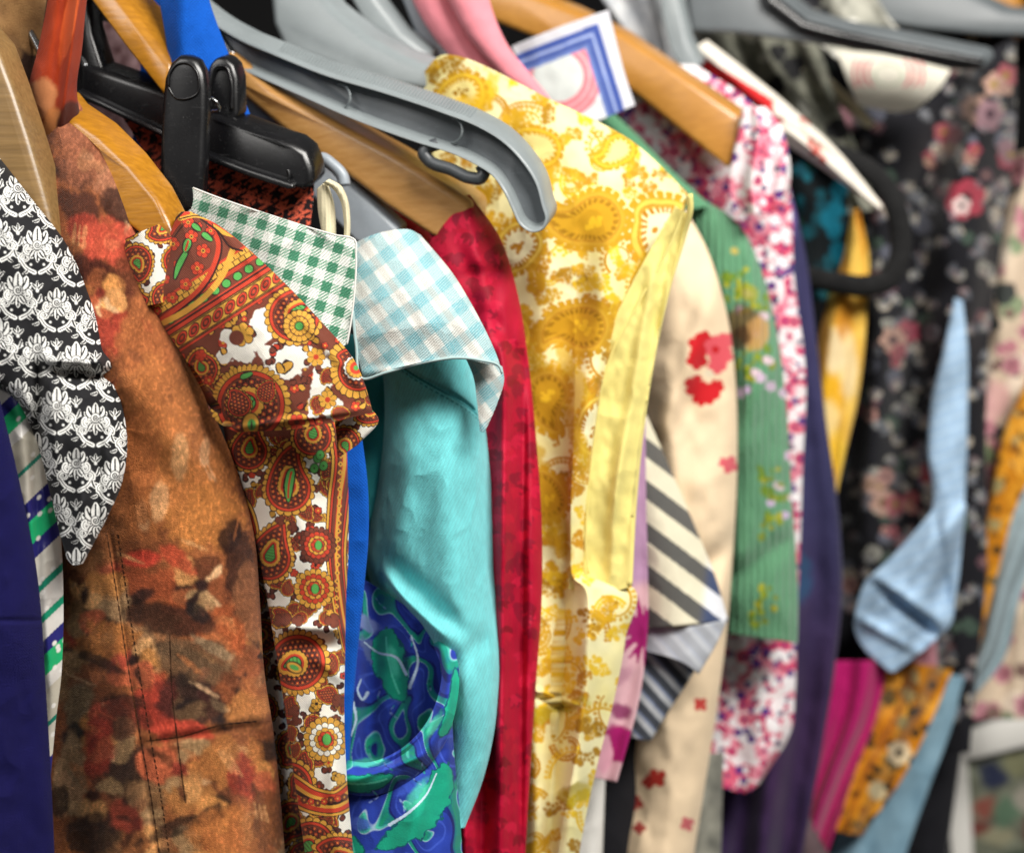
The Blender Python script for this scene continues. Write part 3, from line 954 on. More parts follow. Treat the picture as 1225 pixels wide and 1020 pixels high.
def stroke2(c, a, b, w, col, alpha):
    idx = np.nonzero((c.U > min(a[0], b[0]) - w) & (c.U < max(a[0], b[0]) + w) & (c.V > min(a[1], b[1]) - w) & (c.V < max(a[1], b[1]) + w))[0]
    if not len(idx):
        return
    d = np.array(b) - np.array(a); L2 = d @ d + 1e-9
    t = np.clip(((c.U[idx] - a[0]) * d[0] + (c.V[idx] - a[1]) * d[1]) / L2, 0, 1)
    q = np.hypot(c.U[idx] - a[0] - t * d[0], c.V[idx] - a[1] - t * d[1]) / (w * (.3 + 1.2 * vn(c.U[idx] / 4, c.V[idx] / 4, 3)))
    aa = sm(1.2, .6, q) * alpha
    put(c, idx, aa > 0.01, col, aa)


def p_rust(c):
    n = fbm(c.U / 30, c.V / 60, 8, 4)[:, None]
    c.col = S('#6a1c0c') * (1 - n) + S('#b4431f') * n
    for k, (u, v, rx, ry, h) in enumerate(((50, 118, 18, 24, '#b5764c'), (62, 150, 12, 22, '#c07c48'), (84, 150, 16, 30, '#4a2016'), (60, 175, 12, 12, '#9a6a44'), (84, 20, 8, 60, '#c2552a'))):
        blob(c, u, v, rx, ry, .2, S(h), .15, .25, 20, k)


def p_tan(c):
    n = fbm(c.U / 14, c.V / 14, 8, 4)[:, None]
    c.col = S('#6b4a2c') * (1 - n) + S('#a07a4e') * n
    blob(c, 30, 85, 40, 24, .3, S('#33221a'), .2, .4, 16, 5)
    blob(c, 8, 60, 18, 20, .3, S('#7a5a3a'), .2, .4, 16, 6)


def p_satin(c):
    t = c.V - .55 * c.U * -1 + c.U * .2
    t = c.V + (c.U - 50) * 0.95
    seq = [(0, '#b9b2a2'), (40, '#1d7a66'), (46, '#c9c2b4'), (84, '#23226a'), (110, '#1fae70'), (140, '#25246e'), (160, '#d0cbc0'), (196, '#18866a'), (206, '#cfcac4'), (236, '#188c6a'), (246, '#d2cec8'), (268, '#24246c'), (286, '#22a86a'), (312, '#d0ccc6')]
    tt = np.mod(t - 500, 330)
    for a, h in seq:
        c.col[tt >= a] = S(h)
    r = random.Random(2)
    for k in range(60):
        disc(c, r.uniform(20, 80), r.uniform(490, 880), 2.2, S('#e4e0da'), 3.5, .6)


def gingham(c, ang, p, col, mid, wht, hatch=0.0, ou=0, ov=0):
    x, y = rot(c.U - ou, c.V - ov, ang)
    a = np.mod(x / p, 1) < .5; b = np.mod(y / p, 1) < .5
    c.col[:] = wht
    if hatch:
        d = np.mod((x + y) / hatch, 1)
        c.col[(a ^ b) & (d < .52)] = mid
        c.col[(a & b)] = col
        c.col[(a & b) & (d < .18)] = mid
    else:
        c.col[a ^ b] = mid; c.col[a & b] = col


def p_gingham(c):
    gingham(c, .30, 24, S('#3c8060'), S('#6fa488'), S('#e9ece4'), 4.6, 240, 240)


def p_checkcollar(c):
    x, y = rot(c.U - 440, c.V - 300, -.62)
    a = sm(.5, .40, np.abs(np.mod(x / 34, 1) - .5) * 2)[:, None]; b = sm(.5, .40, np.abs(np.mod(y / 34, 1) - .5) * 2)[:, None]
    q = np.abs(np.mod(x / 34 + .5, 1) - .5) * 2; r_ = np.abs(np.mod(y / 34 + .5, 1) - .5) * 2
    w = S('#dfe2dc'); tq = S('#2ba3b4'); sand = S('#b9ada2')
    c.col[:] = w
    c.col = c.col * (1 - .55 * a) + tq * .55 * a
    c.col = c.col * (1 - .55 * b) + tq * .55 * b
    sd = sm(.30, .16, q)[:, None]
    c.col = c.col * (1 - .45 * sd) + sand * .45 * sd
    d = np.mod((c.U + c.V) / 4, 1) < .4
    c.col[d] = c.col[d] * .6 + w * .4


def p_hound(c):
    x, y = rot(c.U, c.V, .30)
    p = 20.0
    x = x + 2.2 * (vn(c.U / 5, c.V / 5, 6) - .5); y = y + 2.2 * (vn(c.U / 5, c.V / 5, 7) - .5)
    i = np.mod(x / p, 1); j = np.mod(y / p, 1)
    a = i < .5; b = j < .5
    tw = np.mod((x + y) / (p / 2), 1) < .5
    blk = (a & b) | ((a ^ b) & tw)
    n = vn(c.U / 2.4, c.V / 2.4, 4)
    blk = np.where(n > .80, ~blk, blk)
    c.col[:] = S('#e4664a')
    c.col[blk] = S('#281a1c')
    c.col *= (.75 + .5 * n)[:, None]


def p_blueflo(c):
    n = fbm(c.U / 26, c.V / 40, 4, 4)[:, None]
    c.col = S('#18277e') * (1 - n) + S('#2c48b4') * n
    # marbled swirls: dyes drawn out along each other
    wx = fbm(c.U / 40, c.V / 55, 12, 2) * 60; wy = fbm(c.U / 40 + 7, c.V / 55, 13, 2) * 60
    f = np.mod(fbm((c.U + wx * .8) / 52, (c.V + wy * .8) / 84, 14, 2) * 3.6 + .35, 1.0)
    f2 = fbm(c.U / 5 + wx / 8, c.V / 9 + wy / 8, 15, 2)
    for lo, hi, h in ((.00, .10, '#101c66'), (.10, .15, '#0f7a78'), (.15, .33, '#149070'), (.33, .36, '#4ac8a6'), (.36, .372, '#c0dcea'), (.64, .72, '#3a54bc')):
        m = sm(lo - .012, lo + .012, f) * sm(hi + .012, hi - .012, f) * (.55 + .6 * f2)
        m = np.clip(m, 0, 1)[:, None]
        c.col = c.col * (1 - m) + S(h) * m
    for (u, v, rx, ry, a, h) in ((452, 785, 26, 12, .9, '#5f6ea4'), (440, 745, 16, 8, .6, '#7684b8'), (500, 935, 26, 8, -.5, '#3a58c4'), (430, 985, 18, 8, .2, '#4660c0'), (470, 820, 22, 10, 1.1, '#56689c')):
        blob(c, u, v, rx, ry, a, S(h), .25, .45, 10, int(u), .85)
    dkg = S('#0b5668'); gr = S('#16a080'); lt = S('#52cfae')
    for k, (p0, p1, w_, b_) in enumerate((((462, 752), (482, 838), 18, 6), ((536, 915), (452, 1014), 18, -16), ((404, 934), (470, 928), 10, 6), ((528, 880), (545, 800), 7, 6), ((420, 1000), (450, 1060), 11, 6))):
        leaf(c, p0, p1, w_, b_, gr, dkg, lt if k % 2 == 0 else None, .35, k)
    for (u, v, rx, ry, a) in ((470, 790, 6, 18, -.2), (500, 950, 8, 20, .6), (440, 912, 20, 5, -.1), (520, 866, 5, 14, .5)):
        blob(c, u, v, rx, ry, a, lt, .4, .5, 8, int(u), .7)
    for pts in ([(436, 768), (452, 780), (474, 786), (486, 806)], [(432, 812), (428, 826), (434, 836), (440, 828)], [(522, 925), (510, 950), (488, 972), (466, 986)], [(492, 760), (500, 790), (490, 822)], [(420, 880), (426, 858), (422, 840)]):
        stroke(c, smooth_line(pts, 22)[:, :2], .7, 1.9, S('#c4daf0'))
    r = random.Random(3)
    for k in range(16):
        u, v = r.uniform(405, 560), r.uniform(690, 1060)
        P = smooth_line([(u, v), (u + r.uniform(-6, 6), v + 7), (u + r.uniform(-12, 12), v + 14)], 8)[:, :2]
        for q in range(7):
            stroke2(c, P[q], P[q + 1], 1.1, S(r.choice(['#2bb090', '#8fa8e0', '#101c5c'])), .6)


def p_red(c):
    n = fbm(c.U / 14, c.V / 26, 8, 4)
    c.col = S('#a4042a') * (1 - n)[:, None] + S('#be0834') * n[:, None]
    r = random.Random(8)
    for k in range(520):
        u, v = r.uniform(480, 660), r.uniform(230, 1050)
        col = S(r.choice(['#8a0422', '#90062a', '#c00a32', '#ca123c']))
        a = r.choice([.5, .9, 1.3, 2.2]) + r.uniform(-.2, .2)
        for q in range(3):
            a2 = a + (q - 1) * .55
            leaf(c, (u, v), (u + 14 * math.cos(a2), v + 14 * math.sin(a2)), 3.2, r.uniform(-2, 2), col, None, None, .3, k)


def golddrop(c, u, v, size, ang, flip=1, curl=1.5, tail=2.0, n=24, tone=0):
    """large curled drop in golds: beaded rim, broad band, toothed inner edge, pale heart with a sprig"""
    gold, amber, bright, pale, deep = S('#c9971c'), S('#b9801a'), S('#e2b424'), S('#f2ecc0'), S('#a2740f')
    idx, x, y = near(c, u, v, size * (tail + 1.6))
    if not len(idx):
        return
    x, y = rot(x, y, ang)
    x = x * flip / size; y = y / size
    x = x + .16 * (fbm(c.U[idx] / 22, c.V[idx] / 22, 5, 2) - .5); y = y + .16 * (fbm(c.U[idx] / 22, c.V[idx] / 22, 6, 2) - .5)
    sd = np.full(len(x), 9.0); cx = cy = 0.0
    for k in range(17):
        t = k / 16
        sd = np.minimum(sd, np.hypot(x - cx, y - cy) - (1 - t) ** .8)
        a = curl * t ** 1.2
        cx += math.sin(a) * tail / 16; cy += math.cos(a) * tail / 16
    th = np.arctan2(y - .3, x)
    bead = np.abs(np.sin(n * th / 2))
    band = (S('#e3c250'), S('#e6bd34'), S('#cfa02c'))[tone]
    put(c, idx, (sd < .34) & (sd > .10) & (np.hypot((sd - .23) / .11, (bead - 1) / .75) < 1), gold)
    put(c, idx, sd < .14, gold)
    put(c, idx, sd < .08, band)
    put(c, idx, (sd < -.08) & (sd > -.14), amber)
    put(c, idx, sd < -.20, (pale, S('#ecd98a'), gold)[tone])
    put(c, idx, (sd < -.16) & (sd > -.36) & (bead > .55), (amber, gold, deep)[tone])
    r = random.Random(int(u + v))
    if size > 20:
        for k in range(12):
            a = r.uniform(0, 6.28); q = r.uniform(0, .38)
            m = np.hypot(x - q * math.cos(a), y - .15 - q * math.sin(a)) < r.uniform(.07, .13)
            put(c, idx, m & (sd < -.3), (amber, deep, bright)[tone])


def p_yellow(c):
    base = S('#f0e390'); gold = S('#d2a220'); deep = S('#ae8016'); bright = S('#e8c02c'); amber = S('#c68e1e'); pale = S('#f3edc2')
    n = fbm(c.U / 40, c.V / 40, 8, 3)[:, None]
    c.col = base * (1 - n) + pale * n
    r = random.Random(6)
    def sprig(u, v, sc, col):
        a = r.uniform(0, 6.28)
        x, y = u, v
        for q in range(r.randint(4, 7)):
            for sg in (-1, 1):
                if r.random() < .8:
                    rr = r.uniform(2.0, 4.4) * sc
                    disc(c, x + 5 * sc * math.cos(a + sg * 1.3), y + 5 * sc * math.sin(a + sg * 1.3), rr, col, rr * r.uniform(.6, 1.1), r.uniform(0, 3), 1.5)
            disc(c, x, y, 1.9 * sc, col, None, 0, 1.2)
            x += 4.6 * sc * math.cos(a); y += 4.6 * sc * math.sin(a); a += r.uniform(-.7, .7)
        disc(c, x, y, 3.6 * sc, col, None, 0, 1.2)
    for k in range(130):
        # curling chains of beads
        u, v = r.uniform(490, 835), r.uniform(60, 1060)
        a = r.uniform(0, 6.28); da = r.choice([-1, 1]) * r.uniform(.10, .34); col = r.choice([gold, amber, gold, bright])
        st = [(u, v)]
        for q in range(r.randint(8, 16)):
            disc(c, u + 4.6 * math.sin(a), v - 4.6 * math.cos(a), 2.1, col, 2.6, a, 1.2)
            u += 5.6 * math.cos(a); v += 5.6 * math.sin(a); a += da; da *= 1.06
            st.append((u, v))
        stroke(c, st, 1.8, .9, col)
    for k in range(470):
        u, v = r.uniform(490, 835), r.uniform(60, 1060)
        sprig(u, v, r.uniform(.8, 1.25), r.choice([gold, amber, gold, deep, bright]))
    for (u, v, rx, ry, h) in ((690, 470, 14, 60, '#d4ae2c'), (640, 560, 14, 70, '#cca426'), (560, 110, 40, 18, '#e6c034'), (640, 420, 12, 40, '#cca628')):
        blob(c, u, v, rx, ry, -.3, S(h), .25, .7, 10, int(u), .8)
    golddrop(c, 715, 262, 30, 1.15, -1, 1.7, 2.6, 24, 2)
    golddrop(c, 798, 282, 38, 2.75, 1, 1.3, 1.2, 22, 0)
    golddrop(c, 650, 178, 19, 2.4, 1, 1.6, 2.4, 18, 1)
    golddrop(c, 556, 112, 22, 1.5, 1, 1.2, 2.0, 20, 1)
    golddrop(c, 622, 292, 24, .3, -1, 1.5, 1.9, 20, 0)
    golddrop(c, 700, 392, 27, 1.9, 1, 1.8, 2.4, 22, 2)
    golddrop(c, 742, 178, 16, .6, -1, 1.5, 2.2, 16, 1)
    golddrop(c, 655, 470, 24, .3, 1, 1.4, 2.2, 20, 2)
    golddrop(c, 712, 520, 22, 2.9, -1, 1.5, 2.4, 20, 0)
    golddrop(c, 655, 600, 22, 3.2, 1, 1.3, 2.0, 20, 2)
    golddrop(c, 610, 400, 22, 1.2, 1, 1.4, 1.9, 20, 1)
    for (u, v, rx, ry, h) in ((778, 318, 32, 14, '#e8bc1c'), (560, 128, 30, 16, '#e8b81c'), (660, 850, 36, 10, '#b9a418'), (668, 640, 16, 30, '#c99c1c'), (690, 950, 24, 12, '#b9a418'), (690, 520, 10, 40, '#cfa828')):
        blob(c, u, v, rx, ry, -.3, S(h), .3, .6, 12, int(u), .75)


def p_turq(c):
    n = fbm(c.U / 3.5, c.V / 9, 5, 3)[:, None]; m = fbm(c.U / 60, c.V / 60, 6, 3)[:, None]
    c.col = S('#74d2d6') * (.80 + .26 * n + .14 * m)
    d = np.mod(c.U * .9 + c.V * .5 + 3 * fbm(c.U / 30, c.V / 30, 2, 2), 4.4) < 1.5
    c.col[d] = c.col[d] * .86
    P = smooth_line([(462, 430), (500, 452), (540, 474), (590, 498)], 60)[:, :2]
    stroke(c, P[::3], 1.1, 1.1, S('#2c8a90'))
    Q = P + [2, 6]
    for k in range(0, 59, 3):
        stroke(c, Q[k:k + 2], .9, .9, S('#3a9aa0'))
def scatter_flowers(c, seed, area, specs, n, jitter=0):
    r = random.Random(seed)
    u0, u1, v0, v1 = area
    for k in range(n):
        sp = r.choice(specs)
        u, v = r.uniform(u0, u1), r.uniform(v0, v1)
        col, cen, rmin, rmax, pet = sp
        flower(c, u, v, r.uniform(rmin, rmax), pet, S(col), S(cen) if cen else None, r.uniform(0, 6), r.uniform(.15, .4))


def p_pinkflo(c):
    c.col[:] = S('#efe6e4')
    v1 = min(c.V.max(), 1100)
    A = (c.U.min(), c.U.max(), c.V.min(), v1)
    ar = (A[1] - A[0]) * (v1 - A[2])
    c.col[:] = S('#ecdfe0')
    scatter_flowers(c, 3, A, [('#d8607a', '#5a2a5a', 6, 10, 5), ('#e896a8', '#c23a62', 6, 10, 5), ('#d2486e', '#3a2468', 5, 9, 5), ('#f2e8ea', None, 5, 9, 5)], int(ar / 95))
    scatter_flowers(c, 4, A, [('#4a3a84', '#8a2a6a', 3, 6, 5), ('#f4eef0', None, 4, 7, 5), ('#f4eef0', None, 4, 8, 5), ('#3a3060', None, 2, 4, 4)], int(ar / 170))


def p_blackflo(c):
    c.col[:] = S('#131319')
    A = (950, 1260, 50, 860)
    scatter_flowers(c, 12, A, [('#6a6a70', '#33343a', 5, 12, 4), ('#8d8c84', '#4a4a40', 5, 11, 3), ('#585a66', None, 6, 14, 2), ('#3a4a40', None, 5, 12, 2), ('#5a4048', '#8a6a5a', 5, 11, 5)], 230)
    r2 = random.Random(21)
    blob(c, 1003, 142, 20, 16, .6, S('#c08a94'), .3, .4, 9, 4); blob(c, 985, 128, 14, 10, .6, S('#9fb0bc'), .3, .4, 9, 5)
    for k in range(300):
        u, v = r2.uniform(1000, 1250), r2.uniform(50, 860); a = r2.uniform(0, 6.28)
        for q in range(4):
            a2 = a + (q - 1.5) * .5
            leaf(c, (u, v), (u + 13 * math.cos(a2), v + 13 * math.sin(a2)), 2.6, 1, S(r2.choice(['#8f8d86', '#6d6f74', '#a59c8e', '#5c5f66', '#7a6a6c'])), None, None, .2, k)
    r = random.Random(9)
    for (u, v, R) in ((1155, 238, 24), (1175, 130, 26), (1140, 160, 18), (1200, 100, 26), (1130, 170, 16), (1080, 400, 26), (1075, 430, 16), (1210, 180, 20), (1062, 610, 26), (1050, 580, 18), (1085, 605, 16), (1035, 500, 15), (1120, 190, 14),
                      (1160, 190, 18), (1070, 640, 14), (1020, 690, 16), (1105, 560, 14), (1030, 330, 12)):
        for k in range(3):
            col = r.choice(['#b89484', '#a85a62', '#c4b6a4', '#94747c', '#a04456', '#b88a80'])
            flower(c, u + r.uniform(-12, 12), v + r.uniform(-12, 12), R * r.uniform(.35, .72), r.choice([5, 6, 7]), S(col) * .8, S(r.choice(['#5a4a2a', '#3a2430', '#8a7430'])), r.uniform(0, 6), .35)
    flower(c, 1155, 238, 25, 6, S('#a03a4a'), S('#2a1a20'), .3, .25); flower(c, 1150, 246, 12, 5, S('#d8c0bc'), S('#2a1a20'), .3, .3)


def p_creamflo(c):
    c.col[:] = S('#d2bea6')
    A = (1140, 1300, 180, 900)
    scatter_flowers(c, 5, A, [('#b8808a', '#7a3a48', 8, 20, 5), ('#c88a94', '#9a4a5a', 8, 18, 6), ('#8a9a78', None, 8, 18, 3), ('#7a6058', None, 4, 10, 4), ('#e0d0bc', None, 8, 16, 5), ('#3a3e3c', None, 8, 18, 3)], 170)
    for (u, v, rx, ry, h) in ((1175, 610, 18, 40, '#cc7a88'), (1170, 545, 20, 16, '#7f9a6c'), (1175, 690, 16, 40, '#23282c'), (1180, 480, 26, 24, '#d6a8a4'), (1190, 300, 20, 26, '#d8ccb8')):
        blob(c, u, v, rx, ry, 0, S(h), .2, .4, 14, int(u), .9)


def p_redflowers(c):
    c.col[:] = S('#ead2b0')
    n = fbm(c.U / 50, c.V / 70, 8, 3)[:, None]
    c.col *= .92 + .16 * n
    red = S('#c31a22'); pk = S('#dc5660')
    for (u, v, R) in ((836, 412, 13), (834, 430, 13), (842, 405, 10), (832, 462, 14), (848, 470, 14), (838, 475, 11), (858, 462, 9)):
        flower(c, u, v, R, 5, red, None, u, .25)
    for (u, v, R) in ((856, 415, 14), (868, 408, 11), (858, 436, 12), (868, 425, 10)):
        flower(c, u, v, R, 5, pk, None, u, .25)
    flower(c, 856, 418, 5, 4, red, None); flower(c, 848, 447, 6, 4, S('#e2d2b6'), None)
    for (u, v, R, h) in ((873, 556, 11, '#d8606a'), (866, 553, 7, '#d8606a'), (784, 560, 9, '#8a5a50'), (838, 842, 9, '#c8423c'), (786, 930, 12, '#b83228'), (776, 935, 9, '#b83228'), (822, 985, 9, '#d0646a'), (760, 960, 10, '#b84038'), (765, 990, 8, '#a83a34')):
        flower(c, u, v, R, 4, S(h), None, u, .45)


def p_green(c):
    c.col[:] = S('#5f9470')
    r = random.Random(5)
    for (u, v, s_, w) in ((880, 345, 1.0, 1), (900, 372, 1.2, 1), (905, 425, 1.2, 1), (890, 440, 1, 1), (918, 575, 1, 1), (935, 590, 1.0, 1), (925, 630, 1.0, 0), (915, 715, 1.0, 0), (905, 740, .8, 0), (880, 330, .8, 0)):
        for k in range(9):
            disc(c, u + r.uniform(-16, 16) * s_, v + r.uniform(-14, 14) * s_, r.uniform(3, 6.5), S(r.choice(['#8a9a1e', '#a8a824', '#6a8a22', '#7a8a1c'])), r.uniform(2, 5), r.uniform(0, 3))
        if w:
            disc(c, u + 14, v + 6, 7, S('#dcc4cc'), 5, .4); disc(c, u + 4, v + 26, 5, S('#cdb6d8'), 5)
    for (u, v, rx, ry, h) in ((890, 385, 22, 22, '#6a4a24'), (905, 400, 14, 20, '#c99a5c'), (885, 405, 12, 16, '#4a3018'), (878, 300, 5, 4, '#c9b050'), (895, 350, 14, 10, '#a0a022')):
        blob(c, u, v, rx, ry, .3, S(h), .2, .35, 9, int(u), .85)
    for (u, v) in ((872, 465), (885, 470), (922, 462), (938, 470), (910, 452), (945, 545)):
        flower(c, u, v, 7, 5, S('#cdb6cc'), None, u, .3)


def p_stripes(c):
    w = (c.V - 560) * .80 - (c.U - 780) * .60
    t = np.mod(w / 40 + .62, 1)
    c.col[:] = S('#e3dcc2')
    c.col[t < .46] = S('#5c5b58')
    e = sm(835, 850, c.U + (c.V - 720) * .1)[:, None] * sm(640, 690, c.V)[:, None]
    alt = np.where((t < .46)[:, None], S('#3f4c6e'), S('#e8eaf0'))
    c.col = c.col * (1 - e) + alt * e


def p_graystripes(c):
    t = np.mod((c.U - c.V * .9) / 26, 1)
    c.col[:] = S('#b9bcc0')
    c.col[t < .5] = S('#42464e')
    c.col[(t > .85)] = S('#7a86a2')


def p_lilac(c):
    up = sm(690, 706, c.V + .1 * c.U - 76)[:, None]
    c.col = S('#b78fb0') * (1 - up) + S('#d9aeb6') * up
    r = random.Random(2)
    for (u, v, R) in ((768, 752, 40), (776, 760, 36)):
        for k in range(11):
            a = k / 11 * 6.28
            p = np.array([(u, v), (u + R * .6 * math.cos(a), v + R * .6 * math.sin(a)), (u + R * math.cos(a), v + R * math.sin(a))])
            stroke(c, p, 5.5, 1, S('#9a1a66'))
    blob(c, 740, 890, 26, 22, .2, S('#a11766'), .12, .3, 12, 4); blob(c, 722, 900, 10, 24, 0, S('#d9a0b0'), .12, .3, 12, 5)
    blob(c, 735, 810, 20, 12, -.5, S('#c290a0'), .3, .4, 12, 6); blob(c, 742, 850, 12, 10, 0, S('#94486e'), .3, .4, 12, 7)


def p_purple(c):
    n = fbm(c.U / 30, c.V / 80, 8, 4)[:, None]
    lo = sm(560, 900, c.V)[:, None]
    a = S('#2f2f54') * (1 - n) + S('#43406c') * n
    b = S('#30224a') * (1 - n) + S('#4a2e58') * n
    c.col = (a * (1 - lo) + b * lo) * .75
    blob(c, 935, 260, 16, 40, 0, S('#6c5a98'), .3, .3, 14, 3)
    blob(c, 955, 690, 16, 30, 0, S('#2a4668'), .3, .4, 14, 5)


def p_teal(c):
    c.col[:] = S('#0b1418')
    r = random.Random(7)
    for k in range(60):
        u, v = r.uniform(935, 1020), r.uniform(170, 360)
        disc(c, u, v, r.uniform(4, 9), S(r.choice(['#0e4a58', '#12606e', '#1b4a3a', '#0a2c34', '#14525e'])), r.uniform(4, 9))
    for (u, v) in ((1000, 250), (998, 275), (1002, 300), (990, 262), (1003, 228)):
        disc(c, u, v, 9, S('#0c6d84'), 12)


def p_tiedye(c):
    n = fbm(c.U / 20, c.V / 26, 3, 3)[:, None]
    c.col = S('#dca02a') * (1 - n) + S('#ecc860') * n
    for (u, v, rx, ry, h) in ((1000, 420, 12, 26, '#e8d8b0'), (1010, 380, 12, 24, '#c87c0c'), (995, 465, 14, 16, '#e2a80c'), (1015, 440, 10, 40, '#e8d4a4'), (990, 500, 12, 22, '#e6cf92'), (1008, 330, 8, 30, '#c88614'), (1000, 540, 12, 24, '#e8c038'), (985, 400, 8, 40, '#b8780c')):
        blob(c, u, v, rx, ry, 0, S(h), .4, .4, 12, int(u + v), .8)


def p_denim(c):
    t = np.mod((c.U * .35 + c.V) / 14, 1); q = np.mod((c.V * .2 - c.U) / 18, 1)
    c.col[:] = S('#9dbad6')
    c.col[t < .3] = S('#a9c3da'); c.col[q < .22] *= .93
    n = fbm(c.U / 24, c.V / 40, 3, 3)[:, None]
    c.col *= .62 + .66 * n
    w_ = fbm((c.U * .8 + c.V * .6) / 16, (c.V * .8 - c.U * .6) / 70, 9, 3)[:, None]
    c.col *= .72 + .5 * w_  # diagonal streaks: fold shading painted into the dye


def p_orangeflo(c):
    c.col[:] = S('#7a4a12')
    A = (c.U.min(), c.U.max(), c.V.min(), min(c.V.max(), 1100))
    ar = (A[1] - A[0]) * (A[3] - A[2])
    scatter_flowers(c, 15, A, [('#c8861c', '#7a4a10', 12, 22, 7), ('#b8740f', '#3a2a14', 10, 20, 6), ('#d89a34', '#a86a14', 10, 18, 8), ('#5a4a24', None, 6, 12, 4), ('#9a8a5a', None, 4, 10, 5)], int(ar / 260))
    flower(c, 1076, 900, 15, 7, S('#d8c4a0'), S('#c89a50'), 0, .2); flower(c, 1032, 968, 18, 8, S('#d08a1c'), S('#a86410'), 0, .2); flower(c, 1050, 945, 12, 8, S('#c8b890'), None, 0, .2)
    for k in range(14):
        disc(c, 1060 + random.Random(k).uniform(-40, 50), 850 + 10 * k, 5, S('#2c2418'))


def p_lightblue(c):
    n = fbm(c.U / 18, c.V / 30, 3, 4)[:, None]
    c.col = S('#5a7c90') * (1 - n) + S('#8fb2c4') * n


def p_card(c):
    # printed cotton square: white hem, blue double band, pink arcs round a pale disc
    c.col[:] = S('#cdcdd3')
    # edges in its own frame
    e1 = ((c.U - 612) * .36 + (c.V - 56) * .93)           # distance from the long upper edge
    e2 = -((c.U - 722) * -.955 + (c.V - 14) * .30) * -1    # from the right edge (negative inside)
    d2 = -((c.U - 722) * .955 - (c.V - 14) * .30)
    d = np.minimum(e1, d2)
    c.col[(d > 11) & (d < 34)] = S('#6a7fb8')
    c.col[(d > 12) & (d < 18)] = S('#3a4f98'); c.col[(d > 20) & (d < 22)] = S('#a4b0d6'); c.col[(d > 24) & (d < 29)] = S('#42569c')
    q = np.hypot((c.U - 668) / 1.0, (c.V - 92))
    ins = d > 34
    c.col[ins] = S('#dfe2e4')
    c.col[ins & (q > 30) & (q < 52) & (c.U > 655)] = S('#e6808a')
    c.col[ins & (q > 36) & (q < 39) & (c.U > 655)] = S('#f0b0b4'); c.col[ins & (q > 44) & (q < 46.5) & (c.U > 655)] = S('#f0b0b4')
    c.col[ins & (q < 30)] = S('#d4dad6')
    c.col[ins & (q > 30) & (q < 48) & (c.U < 650)] = S('#d88a96')


def p_label(c):
    c.col[:] = S('#e6e2d2')
    for u in (1035, 1092):
        q = np.hypot(c.U - 1063, (c.V - 88) * 1.1)
        m = (np.abs(c.U - u) < 26) & (np.abs(c.V - 88) < 16)
        t = np.mod(q, 8) < 3.2
        c.col[m & t & (q > 20) & (q < 46)] = S('#d8646c')
    m = np.hypot((c.U - 1063) / 16, (c.V - 90) / 12)
    c.col[(m < 1.15) & (m > .9)] = S('#c9cdb8')


def p_scarf(c):
    c.col[:] = S('#e0d9cc')
    m = (c.V - (c.U - 835) * .62 < 92) & (c.V - (c.U - 835) * .62 > 64)
    c.col[m & (c.U < 925)] = S('#c41a1e')
    c.col[(np.abs(c.V - (c.U - 835) * .62 - 90) < 2) & (c.U < 925)] = S('#e05048')
    t = np.mod((c.U + c.V * .3) / 40, 1)
    n = fbm(c.U / 12, c.V / 12, 3, 3)
    c.col[(n > .62) & (c.U > 925) & (c.U < 990)] = S('#b8584e')
    c.col *= (.85 + .3 * n)[:, None]


def p_mottle(a, b, k=20):
    def f(c):
        n = fbm(c.U / k, c.V / (k * 1.5), 8, 4)[:, None]
        c.col = S(a) * (1 - n) + S(b) * n
    return f


# ================================================================== cloth relief
def g(x, w):
    return np.exp(-(x / w) ** 2)


def crease(p0, p1, w, amp, fade=.25):
    """soft ridge (amp > 0) or groove along a line"""
    d = np.array(p1, float) - np.array(p0, float); L_ = np.linalg.norm(d); d = d / L_
    def f(U, V, s, v):
        t = ((U - p0[0]) * d[0] + (V - p0[1]) * d[1]) / L_
        q = -(U - p0[0]) * d[1] + (V - p0[1]) * d[0]
        return amp * g(q, w) * sm(-fade, fade, t) * sm(1 + fade, 1 - fade, t)
    return f


def folds(*fs):
    return lambda U, V, s, v: sum(f(U, V, s, v) for f in fs)


def drape(n, amp, seed=0, tilt=0.0, grow=True):
    """hanging folds that deepen downwards"""
    r = random.Random(seed)
    ph = [r.uniform(0, 6.28) for _ in range(3)]
    def f(U, V, s, v):
        x = s + tilt * (v - .5) + .12 * np.sin(v * 5 + ph[2])
        a = amp * (np.clip(v * 1.5, .15, 1) if grow else 1)
        return a * (np.sin(x * n * math.pi / 2 + ph[0]) + .4 * np.sin(x * n * 1.7 + ph[1] + v * 3))
    return f


def pucker(n, amp, v0, w, seed=0):
    """short gathers near the height v0 (0..1 of the panel)"""
    def f(U, V, s, v):
        return amp * np.sin(s * n + 2 * fbm(U / 30, V / 30, seed, 2)) * g(v - v0, w)
    return f


# ================================================================== materials
F_COT = fabric('printed_cotton', None, 'plain', 3.0, .3, .85, .1, .2, .25, .12)
F_DAM = fabric('crisp_cotton', None, 'plain', 2.6, .25, .75, .08, .25, .2, .08)
F_CREPE = fabric('printed_crepe', None, 'plain', 2.8, .55, .68, .1, .32, .6, .34, .00020)
F_SUEDE = fabric('brushed_wool', None, 'twill', 2.6, .35, .95, .10, .08, 1.0, .55, .00016, .10)
F_TWEED = fabric('checked_wool', None, 'twill', 4.2, .6, .9, .3, .15, .5, .25, .00020)
F_SATIN = fabric('striped_satin', None, 'none', 3, 0, .3, .1, .5, .12, .08)
F_LINEN = fabric('turquoise_wool', None, 'twill', 3.4, .5, .88, .25, .2, .6, .26, .00013, .10)
F_LINENCK = fabric('checked_turquoise_wool', None, 'twill', 3.6, .5, .88, .25, .2, .5, .16, .00018)
